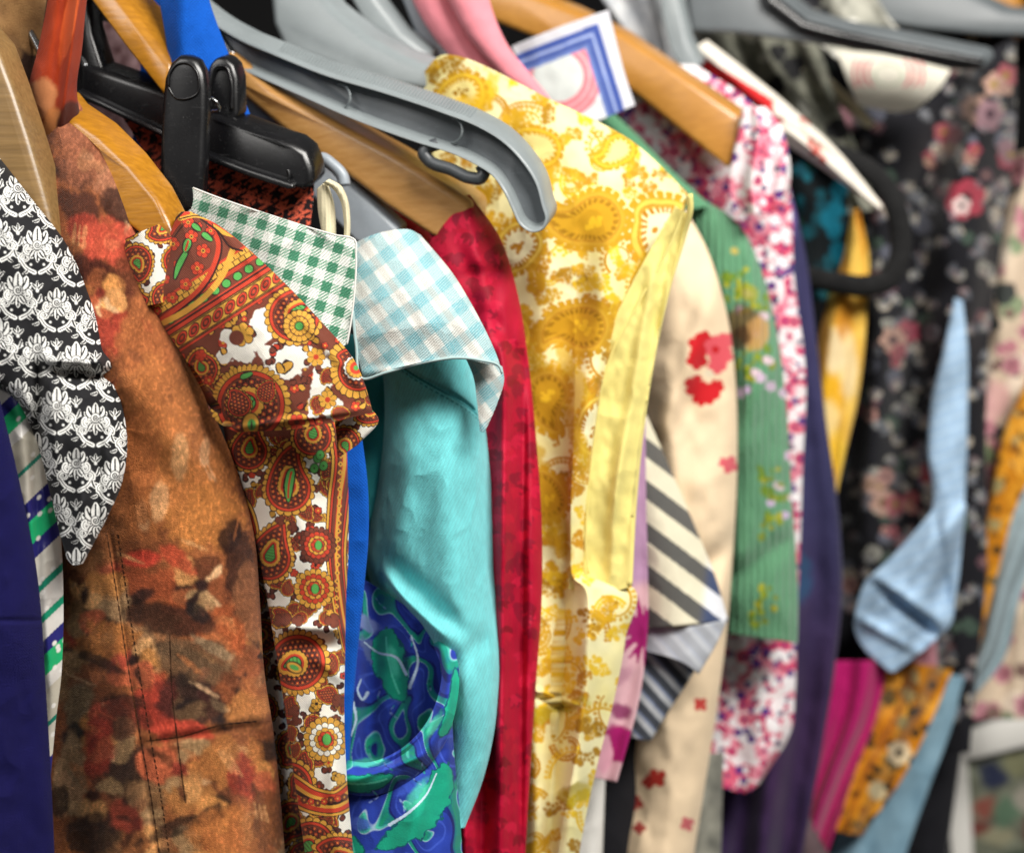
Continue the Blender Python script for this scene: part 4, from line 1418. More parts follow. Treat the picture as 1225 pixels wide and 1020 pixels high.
F_NAVY = fabric('navy_wool', S('#17154a'), 'plain', 3.4, .6, .9, .03, .12, .8, .5, .00022, .24)
F_BLUE = fabric('blue_linen', S('#0c55b8'), 'plain', 4.0, .6, .85, .05, .15, .6, .4, .00016, .2)
F_RED = fabric('red_jacquard', None, 'twill', 2.6, .3, .55, .03, .25, .3, .16)
F_YEL = fabric('yellow_cotton', None, 'plain', 3.2, .3, .8, .1, .2, .3, .08)
F_FACE = fabric('pale_yellow_lining', S('#e6d884'), 'plain', 3.2, .3, .8, .1, .2, .3, .08)
F_SOFT = fabric('soft_print', None, 'none', 3, 0, .8, .15, .2, .3, .12)
F_KNIT = fabric('ribbed_knit', None, 'rib', 8.5, 1.0, .9, .3, .15, .3, .30, .0005)
F_PINK = fabric('pink_cotton', S('#e78d98'), 'plain', 3.2, .3, .85, .2, .2, .3, .1)
F_GRN = fabric('green_knit_band', S('#588f6b'), 'rib', 6, .6, .9, .3, .15, .3, .2, .0003)
F_MAG = fabric('magenta_crepe', S('#ad0a62'), 'none', 3, 0, .6, .2, .3, .3, .14)
F_BLACK = fabric('black_cloth', S('#15151a'), 'none', 3, 0, .8, .15, .2, .3, .2)
F_WHITE = fabric('white_cotton', S('#e4e2dc'), 'plain', 3, .3, .85, .1, .2, .3, .1)
F_CREAM = fabric('cream_tape', S('#d9cfae'), 'rib', 5, .6, .8, .1, .2, .3, .15)
F_GREYBLUE = fabric('grey_blue_cloth', S('#8fa0a6'), 'none', 3, 0, .8, .15, .2, .3, .14)
F_TURQ_SHADE = fabric('turquoise_wool_shaded', S('#3aa4a8'), 'twill', 3.6, .6, .88, .25, .2, .5, .22)  # darker copy of the coat wool; the body's shade is put into the colour
PL_GREY = plastic('grey_plastic', S('#889092'), .36)
PL_DGREY = plastic('dark_grey_plastic', S('#4c5054'), .4)
PL_BLACK = plastic('black_plastic', S('#111113'), .27, .15, .06)
PL_SLATE = plastic('slate_plastic', S('#62686b'), .42)
PL_VELVET = plastic('black_flocking', S('#060607'), .9, .1, .6, 2500)
PL_CLEAR = plastic('frosted_plastic', S('#9aa3ab'), .35)
METAL = plastic('steel_wire', S('#a9abad'), .25)
METAL.node_tree.nodes['Principled BSDF'].inputs['Metallic'].default_value = 1.0
WD_TAN = wood('tan_wood', S('#6e5430'), S('#9a7a4c'), (0, .9, 0), .4)
WD_ORG = wood('orange_wood', S('#8f5c0e'), S('#bf8220'), (0, .7, 0), .28)
WD_BEECH = wood('beech_wood', S('#a9773a'), S('#c8985a'), (0, .6, 0), .4)
WD_DARKER = wood('honey_wood', S('#a87028'), S('#c98f3e'), (0, .6, 0), .35)
PL_WEB = plastic('shaded_grey_plastic', S('#6a7074'), .3)  # darker copy of the grey plastic, with the hollow's shade in its colour
# ================================================================== the rail's garments, nearest first
# ---- navy jacket at the lower left
D = .80
t = thing('navy_jacket', 'plain dark navy jacket sleeve hanging at the near end, before the striped satin', 'jacket', PT(-20, 1500, D))
panel('sleeve', [[(-150, 400), (-150, 560), (-150, 700), (-150, 840), (-150, 1040), (-150, 1500)], [(-6, 455), (22, 570), (45, 690), (56, 840), (66, 1040), (70, 1500)]],
      D, F_NAVY, t, .6, .03, True, thick=.03, arc=False, wob=.003, fold=folds(crease((-60, 742), (70, 742), 3.0, -.0015), drape(3, .003, 1)))

# ---- striped satin lining / tie
D = .835
t = thing('striped_tie', 'satin tie in white, green and navy diagonal stripes beside the navy jacket', 'tie', PT(40, 960, D))
panel('blade', [[(-40, 450), (-30, 560), (-10, 640), (0, 720), (10, 800), (20, 900), (30, 960)], [(22, 450), (58, 545), (72, 630), (76, 720), (74, 800), (66, 870), (58, 960)]],
      D, F_SATIN, t, 1.0, .008, False, thick=.006, wob=.003, paint=p_satin, fold=folds(crease((20, 470), (66, 860), 10, .004), crease((38, 480), (54, 880), 6, -.003)))

# ---- black and white damask blouse
D = .82
t = thing('damask_blouse', 'blouse with white damask flowers printed on black, puffed sleeve at the near end', 'blouse', PT(30, 700, D + .02))
panel('sleeve', [[(-150, 180), (-150, 240), (-150, 300), (-150, 360), (-120, 415), (-70, 440), (-20, 452), (20, 480), (44, 530), (60, 590), (72, 640), (80, 668)],
                 [(-40, 182), (-30, 240), (-20, 300), (-10, 360), (0, 415), (30, 450), (52, 480), (76, 520), (88, 560), (90, 604), (88, 648), (88, 676)],
                 [(-4, 184), (38, 238), (80, 293), (105, 350), (125, 410), (140, 462), (150, 505), (152, 540), (145, 580), (130, 615), (113, 648), (99, 674)]],
      D, F_DAM, t, 1.5, .035, True, thick=.03, wob=.004, wl=50, paint=p_damask, top=.02,
      fold=folds(crease((60, 430), (150, 436), 9, .010, .3), crease((58, 444), (150, 452), 7, -.010, .3), crease((118, 426), (122, 445), 5, .006),
                 crease((44, 440), (46, 540), 7, -.012, .3), crease((62, 450), (66, 560), 10, .006, .3), crease((100, 520), (95, 670), 9, .005), crease((120, 500), (116, 650), 6, -.004)))

# ---- tan wooden hanger
t = thing('wooden_hanger', 'tan wooden hanger with a worn ridge, inside the black and white blouse', 'hanger', PT(40, 200, .86), 'wooden hangers on the rail')
prism('arm', [(-40, 20), (-2, 62), (16, 110), (34, 165), (48, 212), (60, 255), (68, 292), (52, 296), (30, 262), (4, 215), (-40, 150)], .855, (22, -10, .03), WD_TAN, t, .004, 4)

# ---- brown printed coat
D = .852
t = thing('brown_coat', 'brown brushed coat printed with rust, ochre and dark painterly patches', 'coat', PT(180, 1500, D))
panel('sleeve', [[(30, 118), (25, 180), (22, 260), (20, 340), (20, 420), (20, 500), (25, 570), (30, 640), (35, 720), (40, 800), (40, 880), (40, 960), (40, 1045), (40, 1500)],
                 [(92, 118), (126, 180), (157, 260), (186, 340), (222, 420), (258, 500), (286, 570), (304, 640), (311, 720), (316, 800), (328, 880), (336, 960), (343, 1045), (370, 1500)]],
      D, F_SUEDE, t, 1.05, .045, True, thick=.05, wob=.006, wl=90, paint=p_brown, top=.05, dl=.02, topn=.3,
      fold=folds(crease((132, 640), (192, 1060), 3, -.0014, .02), crease((120, 640), (180, 1060), 12, .003, .02), crease((176, 889), (318, 866), 5, -.0014), crease((176, 879), (318, 856), 7, .0014), crease((300, 870), (330, 1060), 26, -.012, .1),
                 crease((150, 480), (220, 420), 30, .006), crease((120, 400), (235, 560), 34, .008), crease((70, 700), (80, 1060), 30, -.012, .2)))
c_ = panel('collar', [[(62, -60), (57, 0), (45, 60), (34, 108), (42, 165, .01), (60, 260, .06)], [(114, -60), (104, 0), (98, 60), (92, 105), (100, 155, .01), (130, 240, .06)]], .885, F_SUEDE, t, 1.0, .018, True, thick=.02, paint=p_rust,
           fold=folds(crease((84, -40), (66, 120), 8, -.006), crease((96, -20), (74, 140), 5, .005)), label='rust red satin collar edge')
panel('lapel', [[(-60, -60), (-60, 0), (-60, 60), (-60, 120)], [(62, -60), (56, 0), (48, 60), (52, 120)]], .915, F_SUEDE, t, .8, .02, thick=.02, paint=p_tan, label='light brown lapel')

# ---- orange wooden hanger
t = thing('wooden_hanger', 'glossy orange wooden hanger inside the paisley shirt, under the black clip hanger', 'hanger', PT(150, 200, .93), 'wooden hangers on the rail')
prism('arm', [(70, 120, .03), (86, 140, .026), (120, 163, .02), (155, 198, .012), (186, 238, .004), (212, 288, 0), (190, 300, 0), (150, 268, .006), (122, 222, .014), (100, 172, .024), (70, 140, .03)], .868, (22, -17, .022), WD_ORG, t, .004, 4)

# ---- paisley shirt
D = .868
t = thing('paisley_shirt', 'shirt in red, brown and gold paisley on white with a large pointed collar', 'shirt', PT(350, 1500, D))
panel('sleeve', [[(262, 480), (272, 535), (292, 600), (308, 660), (320, 720), (330, 780), (341, 850), (352, 930), (362, 1000), (370, 1060), (380, 1500)],
                 [(414, 480), (415, 535), (417, 600), (417, 660), (414, 720), (413, 780), (412, 850), (415, 930), (421, 1000), (426, 1060), (434, 1500)]],
      D + .002, F_CREPE, t, 1.4, .028, True, thick=.04, wob=.004, wl=45, paint=p_paisley_sleeve, top=.015, topn=.12,
      fold=folds(crease((335, 770), (412, 776), 12, -.006), crease((335, 750), (412, 752), 9, .006), crease((370, 780), (420, 820), 8, .004), crease((300, 560), (330, 760), 12, -.004), crease((360, 520), (370, 700), 20, .004), crease((395, 880), (405, 1040), 9, .004)))
panel('collar', [[(208, 268), (186, 312), (172, 352), (194, 389), (219, 426), (243, 470), (258, 503), (283, 517)],
                 [(213, 255), (222, 288), (235, 326), (262, 362), (295, 402), (325, 448), (348, 488), (362, 512)],
                 [(228, 253), (262, 270), (303, 303), (347, 345), (392, 393), (424, 431), (438, 464), (446, 493)]],
      D - .035, F_CREPE, t, 1.5, .012, thick=.006, paint=p_collar, rows_d=[.03, .018, .010, .004, 0, -.002, -.002, .0], wob=.003, wl=70, dl=.012,
      fold=folds(crease((262, 270), (440, 470), 7, .003, .05), crease((185, 380), (280, 510), 9, -.004, .05), crease((285, 512), (440, 488), 5, .003)))
panel('collar_facing', [[(398, 488), (402, 518), (404, 548)], [(442, 486), (453, 503), (428, 532)]], D - .018, F_CREPE, t, 1.4, .004, thick=.004, paint=p_paisley_rest)
panel('collar_stand', [[(150, 285), (150, 315), (160, 340), (176, 366)], [(190, 268), (210, 290), (212, 320), (205, 360)]], D - .014, F_CREPE, t, 1.3, .01, thick=.005, paint=p_paisley_rest)
panel('body', [[(250, 540), (270, 640), (290, 740), (300, 860), (320, 1040), (330, 1500)], [(330, 540), (345, 640), (352, 740), (362, 860), (372, 1040), (390, 1500)]], D + .045, F_CREPE, t, 1.0, .02, thick=.02, paint=p_paisley_rest, fold=drape(3, .006, 2))

# ---- black clip hanger with the checked skirt
DB = .932
t = thing('clip_hanger', 'black plastic trouser hanger with a large spring clip, above the red checked skirt', 'hanger', PT(230, 200, DB))
prism('bar', [(96, 76, .035), (128, 86, .03), (160, 97, .024), (195, 109, .018), (245, 130, .01), (290, 149, .005), (334, 166, 0), (352, 171, 0), (366, 182, 0), (374, 202, 0), (376, 222, 0), (362, 228, 0), (344, 224, 0), (300, 207, .005), (245, 187, .01), (190, 158, .018), (150, 138, .025), (118, 122, .03), (94, 112, .035)],
      DB, (16, -12, .022), PL_BLACK, t, .0028, 4)
prism('flange', [(92, 108, .034), (120, 120, .03), (192, 154, .018), (246, 183, .01), (300, 203, .005), (350, 219, 0), (352, 226, 0), (344, 227, 0), (300, 213, .005), (245, 192, .01), (190, 163, .018), (118, 128, .03), (90, 117, .034)], DB - .008, (8, -5, .014), PL_BLACK, t, .0012, 3)
prism('post', [(88, -30, .04), (104, -30, .04), (110, 40, .036), (124, 84, .032), (120, 110, .032), (92, 112, .035), (86, 60, .04)], DB + .002, (16, -10, .022), PL_BLACK, t, .0025, 3)
cl = prism('clip', [(193, 246), (190, 205), (191, 160), (193, 120), (196, 94), (203, 76), (214, 67), (225, 66), (236, 73), (243, 87), (246, 106), (246, 140), (244, 190), (241, 240), (232, 254), (205, 254)], DB - .022, (9, -2, .012), PL_BLACK, t, .0026, 4)
prism('clip_jaw', [(246, 92, .01), (251, 76, .01), (260, 68, .01), (270, 69, .01), (279, 78, .01), (284, 94, .01), (285, 138, .01), (276, 152, .01), (256, 146, .01), (247, 132, .01)], DB + .0, (12, -4, .014), PL_BLACK, t, .0022, 4)
# moulded recess on the clip: a raised ring
tube('thumb_rim', [(201, 104), (203, 88), (212, 77), (224, 76), (234, 84), (238, 98), (236, 112), (225, 118), (210, 117), (201, 104)], DB - .0225, .0005, PL_BLACK, cl, 50, 8)
tube('jaw_rim', [(252, 130, .008), (252, 95, .008), (259, 80, .008), (269, 80, .008), (276, 96, .008), (277, 132, .008)], DB - .0005, .0008, PL_BLACK, t, 40, 8)
tube('spring', [(246, 122, -.002), (252, 118, -.006), (260, 124, -.006), (262, 132, -.002), (254, 134, .002)], DB - .004, .0008, METAL, t, 40, 8)
tube('moulding_mark', [(344, 203, 0), (346, 211, 0), (345, 216, 0)], DB - .002, .0008, PL_BLACK, t, 10, 8)

t = thing('checked_skirt', 'red and black houndstooth skirt clipped under the black hanger bar', 'skirt', PT(290, 420, .92))
panel('waistband', [[(140, 130), (165, 170), (190, 215), (215, 262), (240, 330)], [(376, 196), (376, 222), (374, 246), (372, 262), (366, 330)]], .952, F_TWEED, t, 1.3, .004, thick=.012, paint=p_hound, dl=.02)

# ---- green gingham
t = thing('gingham_skirt', 'green and white gingham skirt waistband behind the paisley collar', 'skirt', PT(330, 430, .90))
panel('waistband', [[(215, 219), (215, 270), (220, 330), (230, 390), (240, 440)], [(300, 249), (300, 290), (300, 340), (300, 390), (300, 440)], [(372, 272), (370, 310), (366, 350), (362, 390), (360, 440)], [(424, 287), (425, 318), (423, 350), (419, 382), (414, 412)]], .889, F_TWEED, t, 1.5, .006,
      thick=.006, paint=p_gingham, dl=.02, dr=.006, fold=crease((340, 250), (360, 420), 30, .004))
tube('selvedge', [(231, 225, .004), (262, 237, .002), (300, 250), (340, 263), (372, 273), (400, 281), (425, 288), (426, 305), (424, 350), (420, 384), (415, 412)], .8905, .0004, F_WHITE, t, 90, 8)
panel('lining_edge', [[(400, 292), (402, 330), (400, 370), (402, 408)], [(426, 292), (426, 330), (423, 370), (418, 408)]], .912, F_WHITE, t, .8, .004, thick=.004)
lp = panel('hanging_loop', [[(379, 226), (380, 250), (384, 276), (386, 296)], [(391, 216), (399, 240), (402, 268), (402, 298)]], .905, F_CREAM, t, 1.0, .004, thick=.003)
panel('loop_strand', [[(386, 219), (398, 226), (407, 240), (411, 262), (411, 298)], [(394, 214), (408, 222), (416, 238), (419, 260), (418, 298)]], .900, F_CREAM, t, 1.0, .003, thick=.003)

# ---- bright blue shirt
t = thing('blue_shirt', 'bright cobalt blue shirt seen behind the black clip', 'shirt', PT(400, 1500, .955))
panel('collar', [[(176, -60), (192, 10), (200, 60), (204, 110), (215, 160)], [(236, -60), (254, 12), (274, 66), (292, 118), (312, 168)]], .945, F_BLUE, t, .8, .012, thick=.01, fold=crease((222, -40), (210, 140), 14, .006))
panel('yoke', [[(150, -60), (160, 0), (168, 60), (165, 120), (155, 190)], [(196, -60), (208, 0), (214, 60), (218, 120), (220, 190)]], .975, F_BLUE, t, .6, .012, thick=.01)
panel('sleeve', [[(390, 500), (385, 600), (385, 700), (385, 800), (385, 900), (385, 1050), (385, 1500)], [(430, 500), (440, 580), (441, 640), (436, 700), (428, 780), (420, 880), (420, 1050), (420, 1500)][:7]], .912, F_BLUE, t, .7, .012, True, thick=.02)

t = thing('wooden_hanger', 'yellowish wooden hanger inside the cobalt blue shirt, behind the black trouser hanger', 'hanger', PT(160, 40, .97), 'wooden hangers on the rail')
prism('arm', [(60, -60, .02), (102, -60, .02), (146, 2, .01), (176, 44, .004), (206, 82, 0), (204, 128, 0), (188, 108, 0), (150, 60, .006), (104, -2, .014)], .945, (24, -34, .03), WD_ORG, t, .003, 3)
t = thing('dark_red_blouse', 'dark red and grey printed blouse deep in the gap beside the black hanger post', 'blouse', PT(140, 90, 1.05))
panel('front', [[(95, 20), (100, 60), (105, 110), (110, 180)], [(190, 40), (190, 80), (195, 120), (200, 180)]], 1.03, F_SOFT, t, .6, .01, thick=.01, paint=p_mottle('#3a0a10', '#a88a8c', 10))

# ---- blue and green floral blouse
t = thing('leafy_blouse', 'blue blouse printed with green leaves, its sleeve hem gaping open', 'blouse', PT(480, 1500, .92))
panel('sleeve_inside', [[(395, 690), (395, 760), (400, 840), (405, 940)], [(432, 690), (500, 738), (533, 800), (536, 900)]], .936, F_SOFT, t, 1.1, -.012, thick=.004, paint=p_blueflo, rows_d=[-.004, 0, .016, .03], fold=folds(crease((450, 700), (440, 900), 14, -.012), crease((490, 760), (500, 900), 10, .006)))
panel('sleeve', [[(395, 914), (395, 950), (395, 990), (395, 1050), (395, 1500)], [(432, 918), (440, 955), (446, 995), (452, 1050), (460, 1500)], [(484, 895), (496, 945), (500, 990), (504, 1050), (506, 1500)], [(524, 850), (530, 915), (534, 975), (536, 1050), (540, 1500)], [(541, 790), (542, 880), (549, 960), (555, 1050), (560, 1500)]],
      .893, F_SOFT, t, 1.2, .012, thick=.03, paint=p_blueflo, dr=.012, fold=folds(crease((430, 930), (538, 850), 10, .006, .2), crease((430, 955), (540, 890), 8, -.004), crease((500, 960), (480, 1060), 14, .006)))

panel('cuff', [[(398, 905), (440, 911), (475, 898), (504, 872), (522, 838), (528, 800), (518, 770)], [(398, 946), (448, 951), (493, 932), (528, 896), (545, 850), (549, 800), (538, 758)]],
      .886, F_SOFT, t, 1.2, .005, False, thick=.01, paint=p_blueflo, rows_d=[0, 0, 0, 0, .004, .02, .04], fold=folds(drape(2, .002, 4, grow=False), crease((430, 930), (500, 905), 5, .004), crease((505, 890), (530, 850), 4, -.003)))

# ---- turquoise coat with checked collar
D = .925
t = thing('turquoise_coat', 'turquoise wool coat with a pale blue checked collar', 'coat', PT(540, 1500, D))
panel('sleeve', [[(452, 405), (459, 460), (459, 520), (452, 580), (441, 640), (438, 676), (452, 712), (490, 752), (520, 790), (534, 850), (538, 930), (540, 990)],
                 [(574, 405), (572, 450), (580, 505), (588, 560), (595, 620), (599, 676), (600, 725), (600, 770), (597, 820), (592, 870), (577, 935), (556, 990)]],
      D, F_LINEN, t, 1.1, .05, True, thick=.06, wob=.006, wl=110, arc=True, top=.01, topn=.1, paint=p_turq,
      fold=folds(crease((470, 436), (580, 492), 3.5, -.004, .05), crease((450, 690), (530, 760), 11, .012, .2), crease((462, 672), (560, 760), 14, -.008), crease((530, 560), (560, 860), 24, .008), crease((490, 520), (470, 660), 22, .006), crease((540, 800), (590, 760), 16, -.006)))
panel('collar', [[(423, 291), (421, 330), (420, 372), (425, 412), (434, 453)], [(452, 279), (458, 318), (468, 360), (477, 400), (488, 437)], [(486, 274), (506, 312), (524, 352), (536, 392), (545, 428)], [(503, 281), (541, 326), (570, 374), (589, 412), (600, 440)]],
      D - .035, F_LINENCK, t, 1.2, .014, thick=.006, paint=p_checkcollar, rows_d=[.045, .022, .008, 0, 0], wob=.004, dr=.004, fold=crease((440, 446), (598, 432), 6, .004))
tube('collar_edge', [(422, 372, .006), (426, 412, .006), (434, 453, .004), (460, 446), (488, 438), (520, 431), (545, 428), (575, 431), (598, 439), (601, 447)], D - .0335, .0006, fabric('pale_turquoise_edge', S('#a9c2c2'), 'twill', 3, .5, .9, .3, .1, .6, .2), t, 90, 8)
panel('collar_facing', [[(556, 426), (566, 450), (570, 475), (574, 516)], [(601, 438), (603, 456), (595, 482), (580, 517)]], D - .012, F_LINENCK, t, 1.1, .004, thick=.005, paint=p_checkcollar)
panel('body', [[(405, 400), (405, 500), (405, 600), (405, 680, .02), (405, 760, .08), (405, 1500, .1)], [(500, 400), (500, 500), (490, 600), (480, 680, .02), (480, 760, .08), (480, 1500, .1)]], D + .045, F_TURQ_SHADE, t, .4, .02, thick=.03)

# ---- red blouse on a beech hanger
D = .957
t = thing('red_blouse', 'crimson jacquard blouse with a tone on tone leaf pattern', 'blouse', PT(590, 1500, D))
panel('sleeve', [[(546, 236), (514, 288), (505, 350), (505, 430), (515, 520), (530, 620), (535, 720), (535, 820), (530, 930), (525, 1050), (520, 1500)],
                 [(562, 233), (598, 284), (619, 350), (632, 430), (641, 520), (648, 620), (648, 720), (641, 820), (634, 930), (627, 1050), (610, 1500)]],
      D, F_RED, t, .9, .03, True, thick=.04, wob=.006, wl=50, paint=p_red, top=.02,
      fold=folds(crease((560, 250), (610, 500), 12, .006), crease((590, 380), (640, 460), 10, -.006), crease((604, 420), (598, 1040), 9, .014), crease((578, 560), (576, 1060), 9, -.014), crease((626, 460), (622, 1040), 6, -.010), crease((560, 700), (556, 1060), 8, .010), crease((560, 330), (620, 330), 12, -.005)))
panel('back_yoke', [[(360, 170), (400, 230), (440, 290), (480, 360)], [(430, 190), (470, 232), (508, 272), (540, 320)]], D + .06, F_RED, t, .5, .01, thick=.02, paint=p_red)
t = thing('wooden_hanger', 'pale beech hanger inside the red blouse, below the front grey hanger', 'hanger', PT(430, 200, .98), 'wooden hangers on the rail')
prism('arm', [(270, 60, .03), (330, 108, .02), (400, 146, .014), (470, 184, .006), (540, 226, 0), (566, 244, 0), (560, 300, 0), (515, 282, .002), (460, 246, .008), (400, 200, .016), (340, 158, .022), (270, 100, .03)], .972, (20, -10, .035), WD_BEECH, t, .0035, 4)

# ---- grey hanger in front
DH = .935
t = thing('grey_hanger', 'large grey plastic hanger with a hollow front, in focus before the yellow dress', 'hanger', PT(450, 150, DH), 'grey plastic hangers on the rail')
top = [(240, 12, .08), (262, 29, .073), (290, 46, .066), (330, 63, .056), (390, 87, .044), (460, 108, .03), (531, 132, .014), (572, 148, .007), (602, 166, .002), (626, 190, 0), (644, 218, 0), (652, 246, 0), (656, 262, 0), (650, 275, 0), (636, 279, 0), (622, 271, 0)]
bot = [(612, 252, 0), (601, 229, 0), (588, 211, .003), (570, 199, .006), (548, 188, .012), (496, 171, .02), (425, 145, .036), (355, 114, .05), (300, 90, .062), (262, 74, .07), (240, 62, .078)]
channel('arm', top + bot, DH, (11, -14, .026), 5.0, PL_GREY, t, 320, .42)
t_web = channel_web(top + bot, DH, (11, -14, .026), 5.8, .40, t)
for (u, v, dd) in ((401, 122, .042), (535, 162, .015)):
    tube('moulding_ring', [(u + 13 * math.cos(a) + 5, v + 15 * math.sin(a) - 6, -.0008 * 13 * math.cos(a)) for a in np.linspace(0, 2 * math.pi, 24)], DH + dd + .0095, .0005, PL_GREY, t, 60, 8)
rb = []
# ribbed grip along the shoulder
def grip(name, pts, n, parent, mat, D, e):
    q = smooth_line(pts, n)
    bm = bmesh.new()
    for k in range(n):
        a = q[max(k - 1, 0)]; b = q[min(k + 1, n - 1)]
        d = (b - a)[:2]; d = d / np.linalg.norm(d); nn = np.array([d[1], -d[0]])
        w = 1.1
        P8 = []
        for f in (.12, .88):
            for (sa, h) in ((-w, -.6), (w, -.6), (.55, 1.7), (-.55, 1.7)):
                x = q[k, 0] + d[0] * sa + nn[0] * h + e[0] * f; y = q[k, 1] + d[1] * sa + nn[1] * h + e[1] * f
                P8.append(bm.verts.new(PT(x, y, D + q[k, 2] + e[2] * f)))
        for i in range(4):
            bm.faces.new([P8[i], P8[(i + 1) % 4], P8[4 + (i + 1) % 4], P8[4 + i]])
        bm.faces.new(P8[:4][::-1]); bm.faces.new(P8[4:])
    bmesh.ops.recalc_face_normals(bm, faces=bm.faces[:])
    me = bpy.data.meshes.new(name); bm.to_mesh(me); bm.free()
    return link(name, me, mat, parent)
grip('grip', [(332, 63.5, .0555), (390, 86.5, .044), (460, 107.5, .03), (531, 131.5, .014), (560, 142.5, .009)], 62, t, PL_GREY, DH, (11, -14, .026))
tube('strap_hook', [(524, 172, .016), (512, 177, .016), (507, 183, .016), (512, 191, .016), (540, 203, .012), (564, 213, .008), (575, 213, .006), (579, 206, .006), (576, 198, .006)], DH + .008, .0028, PL_DGREY, t, 90, 12)

# ---- yellow dress
D = .992
t = thing('yellow_dress', 'sleeveless yellow dress with gold paisley print and a pale armhole lining', 'dress', PT(680, 1500, D))
c0 = [(503, 92), (520, 200), (545, 300), (575, 400), (590, 500), (600, 600), (604, 650), (606, 686), (606, 700), (606, 765), (604, 830), (600, 905), (596, 980), (592, 1045), (570, 1500)]
c1 = [(530, 66), (585, 200), (615, 310), (638, 410), (652, 505), (658, 605), (660, 652), (662, 688), (664, 700), (664, 765), (660, 830), (652, 905), (645, 980), (640, 1045), (605, 1500)]
c2 = [(660, 120), (690, 225), (688, 330), (690, 420), (688, 510), (684, 608), (684, 654), (686, 690), (700, 702), (706, 765), (703, 830), (690, 905), (675, 980), (665, 1045), (630, 1500)]
c3 = [(760, 172), (770, 245), (745, 335), (718, 425), (706, 512), (696, 610), (695, 655), (696, 691), (728, 703), (730, 765), (722, 830), (706, 905), (690, 980), (679, 1045), (645, 1500)]
c4 = [(823, 231), (802, 290), (763, 362), (727, 432), (711, 515), (701, 612), (700, 656), (704, 690), (750, 698), (748, 765), (736, 830), (717, 905), (700, 980), (689, 1045), (655, 1500)]
panel('front', [c0, c1, c2, c3, c4], D, F_YEL, t, .95, .012, thick=.006, wob=.006, wl=80, paint=p_yellow, rows_d=[.03, .004, 0, 0, 0, 0, 0, 0], dl=.02, dr=.008,
      fold=folds(crease((690, 300), (660, 560), 26, -.016), crease((735, 280), (690, 600), 20, .012), crease((650, 240), (665, 500), 26, .010), crease((640, 690), (640, 1040), 14, .012), crease((676, 700), (655, 1040), 9, -.010), crease((705, 720), (680, 1040), 12, .010), crease((645, 832), (690, 852), 5, -.010, .1), crease((640, 826), (690, 844), 4, .006, .1)))
panel('armhole_lining', [[(808, 246), (766, 320), (718, 420), (696, 515), (686, 612), (680, 704)], [(816, 252), (788, 326), (756, 422), (734, 516), (722, 612), (718, 712)], [(824, 256), (806, 322), (786, 412), (769, 512), (758, 612), (753, 702)]], D + .013, F_FACE, t, .8, -.006, thick=.004, wob=.004, wl=30,
      fold=folds(crease((780, 330), (735, 600), 7, .006), crease((795, 330), (750, 640), 6, -.005), crease((742, 520), (730, 690), 8, .006)))
tube('print_edge', [(824, 234, .004), (803, 290, .006), (764, 362, .006), (728, 432, .006), (712, 515, .006), (702, 612, .006), (701, 656, .006), (704, 686, .006)], D + .003, .0005, F_FACE, t, 80, 8)
tube('armhole_edge', [(825, 232, -.002), (826, 248, 0), (818, 280, .008), (800, 340, .012), (780, 430, .014), (765, 530, .014), (757, 620, .012), (753, 700, .004)], D + .004, .0014, F_FACE, t, 90, 10)

# ---- second grey hanger (of the yellow dress)
t = thing('grey_hanger', 'grey plastic hanger with smooth broad arm entering the yellow dress shoulder', 'hanger', PT(430, 40, 1.06), 'grey plastic hangers on the rail')
prism('arm', [(316, -60, .03), (350, -60, .03), (375, -20, .025), (400, 14, .02), (440, 46, .012), (480, 68, .006), (525, 86, 0), (525, 112, 0), (470, 104, .006), (420, 90, .012), (370, 70, .02), (338, 60, .026), (326, 30, .03)], 1.05, (16, -12, .03), PL_GREY, t, .004, 4)
t = thing('grey_hanger', 'grey hanger with slotted upper arm behind the smooth broad grey one', 'hanger', PT(460, 20, 1.12), 'grey plastic hangers on the rail')
prism('arm', [(385, -60), (420, -60), (450, 0), (480, 40), (515, 66), (508, 78), (470, 60), (432, 24)], 1.115, (12, -8, .02), PL_GREY, t, .003, 3)
prism('upper_arm', [(455, -60), (480, -60), (500, 0), (525, 50), (535, 80), (520, 80), (495, 40)], 1.135, (12, -8, .02), PL_CLEAR, t, .003, 3)
t = thing('grey_hanger', 'translucent grey hanger arm under the beech hanger, behind the cream loop', 'hanger', PT(420, 250, 1.0), 'grey plastic hangers on the rail')
prism('arm', [(260, 60, .03), (300, 90, .026), (350, 150, .02), (395, 200, .012), (440, 240, .004), (478, 276, 0), (465, 300, 0), (425, 290, .004), (385, 250, .01), (330, 190, .02), (260, 110, .03)], .985, (12, -8, .018), PL_CLEAR, t, .002, 3)
grip('grip', [(398, 206, .010), (420, 226, .007), (445, 248, .003), (474, 276, 0)], 22, t, PL_CLEAR, .985, (12, -8, .018))
tube('strap_notch', [(378, 196, .0), (384, 190, 0), (398, 198, 0), (410, 212, 0), (412, 222, 0)], .965, .0028, PL_CLEAR, t, 30, 10)

# ---- pink shirt
t = thing('pink_shirt', 'plain pink shirt folded over the rail behind the yellow dress shoulder', 'shirt', PT(600, 140, 1.13))
panel('collar', [[(476, -60), (498, 10), (528, 56), (570, 96), (610, 122), (650, 150)], [(522, -60), (545, 8), (570, 52), (604, 90), (632, 112), (660, 140)]], 1.11, F_PINK, t, .6, .008, thick=.01)
panel('front', [[(515, -60), (540, 8), (566, 52), (600, 90), (628, 112), (655, 145)], [(574, -60), (590, 15), (608, 55), (632, 86), (658, 118), (672, 150)]], 1.092, F_PINK, t, .6, .012, True, thick=.02)

